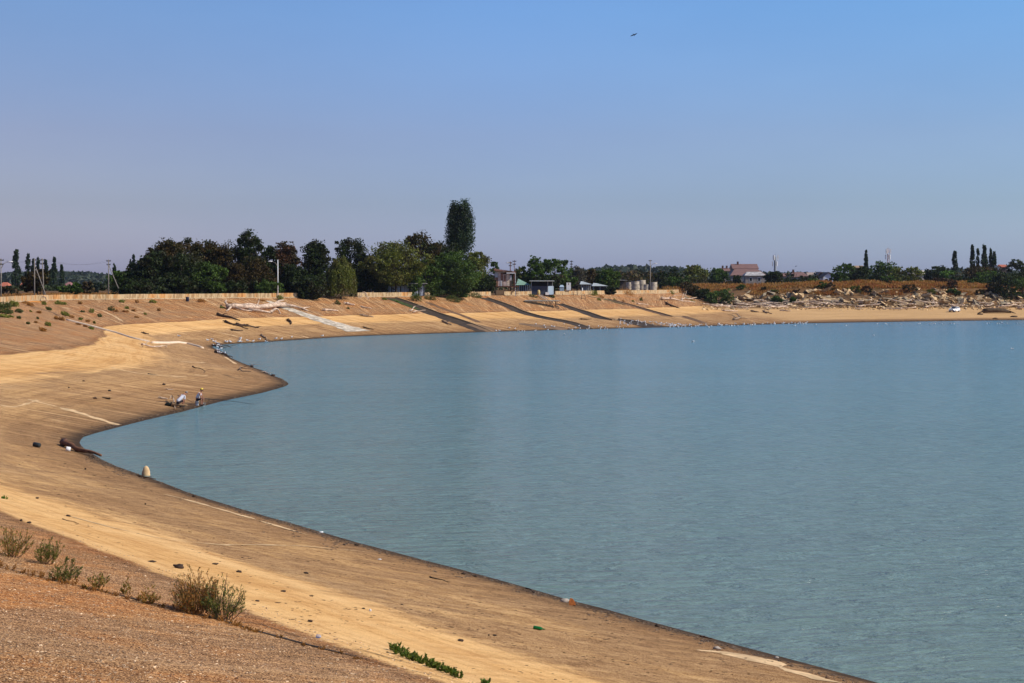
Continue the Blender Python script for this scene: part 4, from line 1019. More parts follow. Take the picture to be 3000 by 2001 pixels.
# ------------------------------------------------------------------ houses
GLASS = mat('dark_window_glass', (.02, .025, .03), rough=.12, var=.1, spec=.6)
def house(u0, u1, Y, veave, vridge, label, roofm, wallm, d=9, gable_side=False, nwin=3, hip=.0, vbase=None, chim=0, over=.5, kindn='house'):
    x0, x1 = X(u0, Y), X(u1, Y); W_ = x1-x0; cx = (x0+x1)/2; z0 = gz(cx, Y)-.3 if vbase is None else Zv(vbase, Y); ze = Zv(veave, Y); zr = Zv(vridge, Y)
    root = empty(kindn, (cx, Y, z0), label=label, cat='house', group='houses beyond the far bank'); he, hr = ze-z0, zr-z0
    q = MB(); q.box((0, d/2, he/2), (W_-.6, d, he))
    if gable_side: q.add([(-W_/2+.3, 0, he), (W_/2-.3, 0, he), (0, 0, hr-.15), (-W_/2+.3, d, he), (W_/2-.3, d, he), (0, d, hr-.15)], [(0, 1, 2), (4, 3, 5)])
    else: q.add([(-W_/2+.3, 0, he), (-W_/2+.3, d, he), (-W_/2+.3+hip, d/2, hr-.15), (W_/2-.3, 0, he), (W_/2-.3, d, he), (W_/2-.3-hip, d/2, hr-.15)], [(1, 0, 2), (3, 4, 5)])
    q.obj('wall', wallm, root)
    q = MB(); t = .22; w2 = W_/2+over*.4
    if gable_side:
        for s_ in (-1, 1):
            q.add([(s_*(w2+.2), -over, he-.15), (0, -over, hr), (0, d+over, hr), (s_*(w2+.2), d+over, he-.15), (s_*(w2+.2), -over, he-.15-t), (0, -over, hr-t), (0, d+over, hr-t), (s_*(w2+.2), d+over, he-.15-t)],
                  [(0, 1, 2, 3), (7, 6, 5, 4), (0, 4, 5, 1), (2, 6, 7, 3), (0, 3, 7, 4)])
    else:
        a, b = -w2, w2
        q.add([(a, -over, he-.12), (b, -over, he-.12), (b-hip, d/2, hr), (a+hip, d/2, hr), (a, d+over, he-.12), (b, d+over, he-.12)],
              [(0, 1, 2, 3), (5, 4, 3, 2), (1, 5, 2), (4, 0, 3)])
        q.box((0, -over+.05, he-.22), (b-a, .1, .22))
    rf = q.obj('roof', roofm, root)
    for k in range(chim):
        c = MB(); c.box((-W_*.25+k*W_*.35, d/2-.6, hr+.35), (.8, .8, 1.6)); c.obj('chimney', mat('chimney_brick', (.10, .05, .04)), rf)
    for k in range(nwin):
        px = (k+.5)/nwin*(W_-1.5)-(W_-1.5)/2; fr = MB(); zc = he*.62 if he < 5 else he-1.7
        for dx, dz, sx, sz in ((-.62, 0, .1, 1.5), (.62, 0, .1, 1.5), (0, -.75, 1.34, .1), (0, .75, 1.34, .1)): fr.box((px+dx, -.03, zc+dz), (sx, .12, sz))
        f_ = fr.obj('window', WHITEM, root); g = MB(); g.box((px, -.02, zc), (1.14, .06, 1.4)); g.obj('pane', GLASS, f_)
    return root
RB = mat('brown_metal_roof', (.20, .115, .095), rough=.6, var=.12, scale=.6); RG = mat('old_grey_sheet_roof', (.42, .40, .39), rough=.6, var=.3, scale=.8)
RR = mat('red_tile_roof', (.42, .13, .075), var=.15); WT = mat('dull_plaster', (.26, .23, .20), var=.12); WB = mat('white_blue_siding', (.62, .66, .74), var=.08); WDK = mat('dark_boards', (.09, .07, .06))
house(2112, 2146, 820, 793, 785, 'low brown roofed house left of the large stepped one', RB, WT, 10, nwin=1, chim=2)
house(2147, 2222, 800, 786, 773, 'upper storey block of the large stepped house with long brown roof', RB, WT, 12, nwin=3, chim=1)
house(2140, 2246, 760, 806, 788, 'wide lower brown roofed wing below the large block', RB, WT, 16, nwin=4, hip=3)
house(2182, 2242, 715, 806, 796, 'shed with patchy silver grey roof in front of the large stepped house', RG, WT, 7, nwin=2, hip=1.5)
house(2283, 2316, 800, 808, 801, 'small brown roof just right of the grey phone mast', RB, WT, 8, nwin=1)
house(2316, 2371, 760, 810, 797, 'single storey house with long brown roof and dormer in the middle', RB, WT, 12, nwin=2, hip=2, chim=1)
house(2368, 2400, 790, 808, 798, 'light brown sheet roofed house left of the dark gable', mat('light_brown_sheet', (.34, .26, .22), var=.1), WT, 9, nwin=1)
house(2388, 2422, 740, 812, 796, 'dark brown gable house beside the white one', RB, WDK, 10, True, nwin=0)
house(2410, 2445, 690, 812, 797, 'white house with blue tinted gable and dark roof edge', mat('dark_roof_edge', (.07, .06, .07)), WB, 9, True, nwin=2)
house(2498, 2532, 760, 783, 778, 'flat tan roof showing behind the ragged poplar', mat('tan_roof', (.36, .24, .15)), WDK, 9, nwin=0)
house(2668, 2712, 800, 803, 792, 'pale building between the olive bushes and the dark tree', mat('pale_render', (.55, .48, .42)), mat('pale_render', (.55, .48, .42)), 9, nwin=0, chim=1)
house(2902, 2930, 760, 786, 774, 'white gable wall to the right of the poplar cluster', mat('pale_render', (.55, .48, .42)), WHITEM, 8, True, nwin=0)
house(2934, 2952, 760, 781, 775, 'small red roofed house near the right edge', RR, WDK, 8, nwin=0)
house(-8, 25, 900, 838, 827, 'red tiled house behind the pole at the far left', RR, mat('pale_render', (.55, .48, .42)), 9, nwin=2, hip=2)
house(60, 73, 920, 835, 826, 'tiny pale house with red roof between the left poplars', RR, mat('pale_render', (.55, .48, .42)), 8, nwin=1)
house(184, 209, 900, 836, 826, 'house with broad dull red roof right of the left poplars', mat('dull_red_roof', (.28, .13, .12)), WT, 10, nwin=0, hip=2)

# ------------------------------------------------------------------ buildings on the crest
def bld(name, u, Y, label, cat, z=None):
    x = X(u, Y); z = gz(x, Y) if z is None else z
    return empty(name, (x, Y, z), label=label, cat=cat), (lambda uu, vv, dy=0: Vector((X(uu, Y)-x, dy, Zv(vv, Y)-z)))
# patched shack on stilts
root, L = bld('shack', 1480, Yc(1480)+3.0, 'ramshackle patched shack raised on rusty stilts above the parapet', 'shack')
PINK = mat('faded_pink_boards', (.62, .47, .40), var=.25, scale=1.2); GREYP = mat('pale_grey_sheet', (.52, .52, .52), var=.2); RUSTP = mat('rusty_sheet', (.30, .15, .09), var=.4, scale=1.5)
a, b = L(1450, 793), L(1500, 838); back = 6
q = MB(); q.box(((a.x+b.x)/2, back/2+.15, (a.z+b.z)/2), (b.x-a.x, back, a.z-b.z)); q.obj('walls', mat('shack_dark_walls', (.10, .075, .06), var=.4), root)
for i, (u0, u1, v0, v1, mm) in enumerate([(1450, 1459, 795, 813, GREYP), (1450, 1459, 813, 838, RUSTP), (1459, 1467, 797, 838, PINK), (1467, 1474, 800, 838, RUSTP), (1474, 1484, 803, 838, PINK), (1484, 1493, 802, 838, mat('cream_board', (.66, .54, .42))), (1493, 1499, 806, 822, GREYP), (1452, 1478, 794, 799, GREYP), (1466, 1472, 822, 838, GREYP), (1476, 1482, 806, 824, RUSTP)]):
    p0, p1 = L(u0, v0), L(u1, v1); q = MB(); q.box(((p0.x+p1.x)/2, .06-.012*i, (p0.z+p1.z)/2), (p1.x-p0.x-.04, .07, p0.z-p1.z-.03)); q.obj('wall_panel', mm, root)
q = MB(); p0, p1 = L(1447, 792), L(1512, 799); q.add([(p0.x, -.7, p0.z), (p1.x, -.7, p1.z), (p1.x, back+.5, p1.z+.3), (p0.x, back+.5, p0.z+.5), (p0.x, -.7, p0.z-.16), (p1.x, -.7, p1.z-.16), (p1.x, back+.5, p1.z+.1), (p0.x, back+.5, p0.z+.3)], [(0, 1, 2, 3), (7, 6, 5, 4), (0, 4, 5, 1), (1, 5, 6, 2), (3, 2, 6, 7), (0, 3, 7, 4)]); q.obj('roof', RUST, root)
q = MB(); p0, p1 = L(1484, 800), L(1509, 803); q.box(((p0.x+p1.x)/2, -1.2, p0.z), (p1.x-p0.x, .2, .22)); q.obj('white_beam', WHITEM, root)
q = MB(); p0, p1 = L(1448, 838), L(1520, 840); q.box(((p0.x+p1.x)/2, 1.6, p0.z-.12), (p1.x-p0.x, 6, .22)); q.obj('platform', RUST, root)
for u_, dy in ((1452, 0), (1479, -1), (1490, -1.2), (1510, -1.2), (1505, 2), (1452, 5), (1490, 5)):
    q = MB(); p0 = L(u_, 838 if u_ < 1495 else 800, dy); q.bar((p0.x, dy, p0.z), (p0.x, dy, -.6), .16); q.obj('stilt', RUST if u_ != 1510 else GREYP, root)
q = MB()
for k in range(6): q.bar((L(1510, 850-k*1.5).x-.1, -1.3, .4+k*.5), (L(1520, 850).x, -1.3, .4+k*.5), .05)
for k in (0, 1): q.bar((L(1493+17*k, 840).x, -1.25, -.5), (L(1512+8*k, 840).x, -1.25, L(1500, 838).z), .07)
q.obj('ladder_frame', RUST, root)
q = MB(); q.bar((L(1499, 822).x, -1.1, L(1499, 822).z), (L(1520, 822).x, -1.1, L(1499, 822).z), .07); q.bar((L(1484, 820).x, -1.2, L(1, 820).z), (L(1511, 820).x, -1.2, L(1, 820).z), .06); q.obj('railing', RUST, root)
# green roofed pavilion
root, L = bld('pavilion', 1535, Yc(1535)+10, 'open pavilion with pale green hipped roof right of the patched shack', 'pavilion')
GR = mat('pale_green_roof', (.22, .36, .27), rough=.55, var=.12, scale=.5)
a, b, t = L(1512, 835), L(1556, 835), L(1518, 816); q = MB()
q.add([(a.x, -.5, a.z), (b.x, -.5, b.z), (b.x, 9, b.z), (a.x, 9, a.z), (t.x, 4, t.z)], [(0, 1, 4), (1, 2, 4), (2, 3, 4), (3, 0, 4), (3, 2, 1, 0)]); q.obj('roof', GR, root)
for k in range(7):
    uu = 1516+k*6; p_ = L(uu, 835); c = MB(); c.bar((p_.x, 0, -.3), (p_.x, 0, p_.z), .22); c.obj('column', WHITEM if k > 3 else mat('grey_blue_paint', (.35, .38, .42)), root)
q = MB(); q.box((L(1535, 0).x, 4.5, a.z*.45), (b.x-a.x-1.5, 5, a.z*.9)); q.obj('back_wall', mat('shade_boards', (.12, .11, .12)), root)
# slate blue booth with flat roof
root, L = bld('booth', 1590, Yc(1590)-1.2, 'slate blue booth with a thin flat white roof standing over the parapet', 'booth', z=6.9)
BL = mat('slate_blue_panel', (.055, .065, .095), var=.15); BL2 = mat('light_blue_ribbed_panel', (.33, .42, .50), var=.1, sx=12, scale=2)
a, b = L(1556, 838), L(1606, 864); q = MB(); q.box(((a.x+b.x)/2, .1, (a.z+b.z)/2), (b.x-a.x, .12, a.z-b.z)); q.obj('front_panel', BL, root)
a, b = L(1606, 838), L(1622, 863); q = MB(); q.add([(a.x, .04, b.z), (b.x, .9, b.z), (b.x, .9, a.z), (a.x, .04, a.z), (a.x, .16, b.z), (b.x, 1.02, b.z), (b.x, 1.02, a.z), (a.x, .16, a.z)], [(0, 1, 2, 3), (5, 4, 7, 6), (3, 2, 6, 7), (0, 4, 5, 1), (1, 5, 6, 2)]); q.obj('side_panel', BL2, root)
q = MB(); a, b = L(1551, 823), L(1624, 824); q.box(((a.x+b.x)/2, 2, a.z), (b.x-a.x, 5.6, .16)); q.obj('roof', mat('white_roof_sheet', (.55, .6, .58), rough=.5, var=.1), root)
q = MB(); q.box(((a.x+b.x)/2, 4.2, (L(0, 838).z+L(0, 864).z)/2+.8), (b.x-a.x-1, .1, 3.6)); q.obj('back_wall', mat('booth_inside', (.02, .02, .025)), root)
q = MB(); q.box((L(1590, 0).x, 2, L(0, 864).z), (L(1622, 0).x-L(1556, 0).x, 4.6, .16)); q.obj('floor_deck', RUST, root)
for u_, dy, vb in ((1605, -.1, 885), (1619, .8, 885), (1557, 0, 866), (1557, 4, 866), (1606, 4, 866), (1597, -.1, 875)):
    a = L(u_, 823, dy); q = MB(); q.bar((a.x, dy, a.z if vb != 875 else L(0, 862).z), (a.x, dy, L(u_, vb).z), .10); q.obj('post', mat('pale_steel', (.4, .42, .42)), root)
a = L(1603, 860); q = MB(); q.box((a.x, -.25, a.z), (.9, .3, .7)); q.obj('electric_box', WHITEM, root)
# long lattice pier platform on the slope
A = P(1575, 893); root = empty('lattice_pier', A, label='rusty lattice loading pier jutting out over the slope below the blue booth', cat='pier')
STEEL = mat('weathered_steel', (.20, .16, .11), var=.3)
Yp = A.y; zt = Zv(881, Yp); xa, xb = X(1537, Yp)-A.x, X(1642, Yp)-A.x; zt -= A.z
lo = []
q = MB(); q.box(((xa+xb)/2, 1.3, zt), (xb-xa, 2.6, .16)); q.obj('deck', mat('grey_deck', (.36, .38, .34), var=.25, scale=1), root)
q = MB()
for s_ in (0, 2.5):
    n = 12; y_ = s_
    top = [(xa+(xb-xa)*.92*i/n, y_, zt-.12) for i in range(n+1)]
    bot = []
    for i in range(n+1):
        gx, gy = A.x+top[i][0], A.y+y_; g = gz(gx, gy)-A.z; bot.append((top[i][0]+.3, y_, max(g+.05, zt-.4-2.2*(i/n))))
    for i in range(n):
        q.bar(bot[i], bot[i+1], .10); q.bar(top[i], top[i+1], .12); q.bar(top[i], bot[i+1], .06); q.bar(bot[i], top[i+1] if i % 2 else top[i], .06)
    lo.append(bot)
for i in range(0, 13, 2): q.bar(lo[0][i], lo[1][i], .07)
q.obj('truss', STEEL, root)
for i, dx in enumerate((.70, .86)):
    for s_ in (.1, 2.4):
        gx = A.x+xa+(xb-xa)*dx; g = gz(gx, A.y+s_)-A.z; c = MB(); c.bar((gx-A.x, s_, zt), (gx-A.x+.15, s_, g-.1), .13); c.obj('leg', RUST, root)
c = MB(); c.bar(lo[0][-1], (lo[0][-1][0]-5.5, 0, lo[0][-1][2]-.2), .18); c.bar(lo[1][-1], (lo[1][-1][0]-5.5, 2.5, lo[1][-1][2]-.2), .18); c.obj('bottom_rail', DARKM, root)
# gangway down from the booth and the yellow drum beside it
A = P(1582, 868); B = P(1600, 882); q = MB(); d = Vector((B.x-A.x, B.y-A.y, 0))
for s_ in (-.4, .4): q.bar((s_, 0, .35), (d.x+s_, d.y, B.z-A.z+.5), .09)
for k in range(9): t = k/8; q.bar((d.x*t-.4, d.y*t, .35+(B.z-A.z+.15)*t), (d.x*t+.4, d.y*t, .35+(B.z-A.z+.15)*t), .05)
q.obj('gangway', mat('pale_steel', (.4, .42, .42)), loc=A, label='small pale metal gangway under the blue booth', cat='gangway')
A = P(1578, 865); q = MB(); q.lathe([(.28, 0), (.38, .15), (.40, .6), (.34, 1.2), (.15, 1.35)], (0, 0, 0), 12); q.obj('buoy', mat('faded_yellow', (.50, .38, .16), var=.15), loc=A, smooth=True, label='upright faded yellow buoy beneath the blue booth', cat='buoy')
# white panel, little blue cabin, grey pavilions
A = (X(1666, Yc(1666)+2), Yc(1666)+2); root, L = bld('signboard', 1666, Yc(1666)+2, 'tall white board with a small dark disc right of the blue booth', 'board')
a, b = L(1660, 828), L(1673, 850); q = MB(); q.box((0, 0, (a.z+b.z)/2), (b.x-a.x, .15, a.z-b.z)); q.obj('panel', WHITEM, root)
q = MB(); q.box((0, .03, b.z/2-.2), (.2, .14, b.z+.4)); q.obj('support', DARKM, root)
a = L(1666, 832); q = MB(); q.tube([(a.x, -.075, a.z), (a.x, -.11, a.z)], .16, 12); q.obj('dark_disc', DARKM, root)
root, L = bld('cabin', 1646, Yc(1646)+1.6, 'small light blue cabin between the booth and the white board', 'cabin')
a, b = L(1640, 841), L(1652, 851); q = MB(); q.box((0, .7, a.z/2), (b.x-a.x, 1.4, a.z)); q.obj('cabin_body', BL2, root)
q = MB(); q.add([(a.x-.1, -.1, a.z), (b.x+.1, -.1, a.z), (b.x+.1, 1.5, a.z), (a.x-.1, 1.5, a.z), (a.x+.2, .7, a.z+.55), (b.x-.2, .7, a.z+.55)], [(0, 1, 5, 4), (2, 3, 4, 5), (1, 2, 5), (3, 0, 4), (3, 2, 1, 0)]); q.obj('roof', BL2, root)
def pav(u0, u1, ul, Y, ve, vr, label, ncol, closed=False):
    root, L = bld('pavilion', (u0+u1)/2, Y, label, 'pavilion'); a, b = L(u0, ve), L(u1, ve); t = L(ul, vr); q = MB()
    q.add([(a.x, -.6, a.z), (b.x, -.6, b.z), (b.x, 7, b.z), (a.x, 7, a.z), (t.x, 3, t.z), (t.x+(b.x-t.x)*.25, 3, t.z-.1)], [(0, 1, 5, 4), (1, 2, 5), (2, 3, 4, 5), (3, 0, 4), (3, 2, 1, 0)])
    q.obj('roof', mat('light_grey_roof', (.42, .46, .47), rough=.5, var=.12, scale=.5), root)
    for k in range(ncol):
        x_ = a.x+.5+(b.x-a.x-1)*k/(ncol-1); c = MB(); c.bar((x_, 0, -.3), (x_, 0, a.z), .18); c.obj('column', mat('pale_steel', (.4, .42, .42)), root)
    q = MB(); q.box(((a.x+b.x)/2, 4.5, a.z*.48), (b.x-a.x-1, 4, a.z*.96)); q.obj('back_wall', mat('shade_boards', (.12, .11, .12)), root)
    q = MB(); q.bar((a.x+.5, 0, 1.0), (b.x-.5, 0, 1.0), .07); q.obj('railing', DARKM, root)
pav(1699, 1735, 1703, Yc(1700)+8, 833, 824, 'grey roofed pavilion with white posts, left of its larger twin', 5)
pav(1734, 1782, 1740, Yc(1740)+8, 838, 829, 'longer grey roofed pavilion ending at the leafy tree', 3)
# blue and white shed under the grove
root, L = bld('shed', 1165, Yc(1165)+6.5, 'long shed with blue door and white slatted front under the olive tree', 'shed')
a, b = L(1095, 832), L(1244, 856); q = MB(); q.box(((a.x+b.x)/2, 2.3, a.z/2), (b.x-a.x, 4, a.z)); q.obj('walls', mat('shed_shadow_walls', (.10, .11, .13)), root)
q = MB(); q.box(((a.x+b.x)/2, 2.2, a.z+.12), (b.x-a.x+.8, 5.2, .2)); q.obj('roof', RG, root)
a, b = L(1097, 834), L(1113, 856); q = MB(); q.box(((a.x+b.x)/2, .24, a.z/2), (b.x-a.x, .1, a.z)); q.obj('blue_door', mat('strong_blue_paint', (.02, .06, .19)), root)
for k in range(30):
    uu = 1128+k*3.8; a = L(uu, 834); 
    if k % 7 == 5: continue
    q = MB(); q.box((a.x, .22-.03*(k % 2), a.z*.47), (.20 if k % 3 else .12, .06, a.z*.9)); q.obj('slat', mat('pale_blue_white_board', (.62, .70, .80), var=.1), root)
for k in range(8):
    uu = 1062+k*4.4; a = L(uu, 845+2*(k % 2)); q = MB(); q.box((a.x, -.5, a.z/2), (.16, .06, a.z)); q.obj('fence_board', mat('pale_blue_white_board', (.62, .70, .80)), root)
# concrete rings
RINGM = mat('stacked_ring_concrete', (.50, .42, .32), var=.3, scale=1.2)
def ring_stack(u, w, vt, n, Y, label):
    x = X(u, Y); r = w/F*Y/2; z = gz(x, Y); H = Zv(vt, Y)-z; root = empty('concrete_rings', (x, Y, z), label=label, cat='concrete ring', group='stacks of concrete rings'); h = H/n
    for k in range(n):
        q = MB(); c = (random.Random(k+u).uniform(-.1, .1), 0, k*h)
        q.lathe([(r*.82, .02), (r, .02), (r, h*.4), (r*.985, h*.5), (r, h*.6), (r, h-.05), (r*.80, h-.05), (r*.80, .3)], c, 20); q.obj('ring', RINGM, root)
ring_stack(1861, 25, 824, 3, 545, 'stack of three concrete rings left of the taller rear stack')
ring_stack(1879, 26, 820, 3, 552, 'tallest stack of concrete rings, in the middle')
ring_stack(1893, 17, 833, 2, 540, 'low narrow concrete ring stack between the tall ones')
ring_stack(1914, 23, 826, 2, 540, 'rightmost concrete ring stack under the lamp pole')
ring_stack(1843, 18, 826, 2, 560, 'leftmost half hidden concrete ring stack')
root, L = bld('shelter', 1825, 560, 'low flat roofed shelter left of the concrete rings', 'shelter'); a, b = L(1812, 821), L(1838, 822)
q = MB(); q.box((0, 2, a.z), (b.x-a.x, 4, .15)); q.obj('roof', RG, root)
for s_ in (-1, 1): q = MB(); q.bar((s_*(b.x-a.x)*.45, 0, -.2), (s_*(b.x-a.x)*.45, 0, a.z), .14); q.obj('post', DARKM, root)
q = MB(); q.box((0, 3.6, a.z/2), (b.x-a.x-.6, .2, a.z)); q.obj('back_wall', WDK, root)
# outfall niche with orange stain at the left corner of the parapet
A = P(126, 884); root = empty('outfall', A, label='round dark outfall opening at the foot of the left parapet', cat='outfall')
q = MB(); q.tube([(0, .3, .45), (.25, -1.0, .35)], [.52, .52], 14, cap=False); q.obj('pipe_mouth', DARKM, root)
q = MB(); q.box((-.1, .0, -.1), (1.7, 1.6, .5)); q.obj('apron', CURB, root)
strip('rust_stain', [(62, 884), (100, 884), (140, 884)], [.5, 1.6, .5], mat('orange_rust_stain', (.62, .25, .05), var=.3), .05, kind='structure')
# pale pipe from the corner down to the shore
def ppipe(px, r, label):
    pts = smooth([P(u, v) for u, v in px], 6); o = pts[0].copy()
    MB().tube([Vector((p.x, p.y, gz(p.x, p.y)-r*.2))-o for p in pts], r, 8).obj('pipe', mat('pale_pipe', (.72, .56, .40), var=.12), loc=o, smooth=True, label=label, cat='pipe')
ppipe([(196, 938), (278, 959), (312, 968), (348, 978), (392, 992), (437, 1002)], .26, 'long pale pipe running down the slope from the parapet corner')
ppipe([(447, 1005), (500, 1005), (540, 1006), (570, 1013), (592, 1020)], .30, 'lower length of pale pipe curving across the flat to the shore')
# debris barrel / sack under the parapet
A = P(549, 883); q = MB(); q.lathe([(.28, 0), (.33, .05), (.33, .8), (.3, .9)], (0, 0, 0), 12); q.obj('barrel', mat('dark_blue_plastic', (.02, .025, .05), rough=.5), loc=A, smooth=True, label='dark barrel standing at the foot of the left parapet', cat='barrel')
for (u, v), lab in (((1711, 866), 'wire trolley cart lying left on the slope below the grey pavilion'), ((1709, 877), 'second wire cart lower on the slope')):
    A = P(u-25 if v == 866 else u, v); root = empty('cart', A, label=lab, cat='cart', group='small carts on the slope'); q = MB()
    for a_, b_ in (((-.5, 0, .3), (.5, 0, .3)), ((-.5, .6, .3), (.5, .6, .3)), ((-.5, 0, .3), (-.3, .3, 1.4)), ((.5, 0, .3), (.3, .3, 1.4)), ((-.3, .3, 1.4), (.3, .3, 1.4)), ((-.5, 0, .3), (-.5, .6, .3)), ((.5, 0, .3), (.5, .6, .3)), ((-.2, .1, .9), (.2, .1, .9))): q.bar(a_, b_, .06)
    q.obj('frame', DARKM, root)
    for sx in (-.5, .5):
        w_ = MB(); w_.tube([(sx-.05, .3, .22), (sx+.05, .3, .22)], .22, 12); w_.obj('wheel', DARKM, root)
A = P(1065, 874); root = empty('trestle', A, label='pale wooden trestle leaning at the parapet right of the willow', cat='trestle')
for k, (a_, b_) in enumerate((((-.9, 0, 0), (-.1, .3, 1.5)), ((.9, 0, -.2), (.1, .3, 1.5)), ((1.3, 0, -.3), (.3, .5, 1.4)), ((-1.6, 0, 0), (-.2, .2, .6)))):
    q = MB(); q.bar(a_, b_, .12); q.obj('pole', PALEWOOD, root)
# ------------------------------------------------------------------ people
def skin(name, chains, m, parent, sub=2, loc=None, xf=None):
    """a continuous skinned surface grown along chains [(joint, radius), ...]; a chain may start at an existing joint"""
    V, E, RD = [], [], []
    def idx(p, r):
        for i, q in enumerate(V):
            if (Vector(q)-Vector(p)).length < 1e-4: return i
        V.append(tuple(p)); RD.append(r); return len(V)-1
    for ch in chains:
        prev = None
        for p, r in ch:
            i = idx(p, r)
            if prev is not None and prev != i: E.append((prev, i))
            prev = i
    me_ = bpy.data.meshes.new(name); me_.from_pydata(V, E, []); o = bpy.data.objects.new(name+'_tmp', me_); COL.objects.link(o)
    md = o.modifiers.new('s', 'SKIN'); md.use_smooth_shade = True
    for i, r in enumerate(RD):
        rr = r if hasattr(r, '__len__') else (r, r); me_.skin_vertices[0].data[i].radius = rr
    me_.skin_vertices[0].data[0].use_root = True
    o.modifiers.new('u', 'SUBSURF').render_levels = sub; o.modifiers['u'].levels = sub
    dg = bpy.context.evaluated_depsgraph_get(); out = bpy.data.meshes.new_from_object(o.evaluated_get(dg)); bpy.data.objects.remove(o)
    out.name = name
    if xf is not None: out.transform(xf)
    out.polygons.foreach_set('use_smooth', [True]*len(out.polygons)); return link(name, out, m, parent, loc)
SKIN = mat('sunburnt_skin', (.34, .15, .09), rough=.55, var=.08); SHIRT = mat('white_vest', (.72, .72, .76), var=.06); GSHIRT = mat('pale_grey_shirt', (.55, .55, .60), var=.08)
DARKC = mat('dark_trousers', (.03, .022, .03), var=.2); YEL = mat('yellow_cap', (.70, .50, .08), var=.06); HAIR = mat('grey_hair', (.25, .23, .21), var=.1); SOCK = mat('dark_shoes', (.02, .02, .022))
def hand_chains(w, d, side, curl):
    """palm and five bent fingers starting at wrist w, pointing along d; returns chains"""
    d = Vector(d).normalized(); s_ = Vector(side).normalized(); n = d.cross(s_).normalized(); w = Vector(w); palm = w+d*.09
    ch = [[(tuple(w), .026), (tuple(palm), (.040, .018))]]
    for k, L in enumerate((.070, .080, .075, .060)):
        b = palm+s_*(-.030+.020*k); p1 = b+d*L*.45-n*curl*L*.2; p2 = p1+d*L*.25-n*curl*L*.45; p3 = p2-d*L*.12*curl-n*curl*L*.3
        ch.append([(tuple(palm), (.040, .018)), (tuple(b+d*.005), .010), (tuple(p1), .009), (tuple(p2), .0085), (tuple(p3), .0075)])
    t0 = w+d*.035-s_*.035; ch.append([(tuple(w), .026), (tuple(t0), .012), (tuple(t0+d*.035-s_*.012-n*.02*curl), .010), (tuple(t0+d*.055-n*.035*curl), .008)])
    return ch
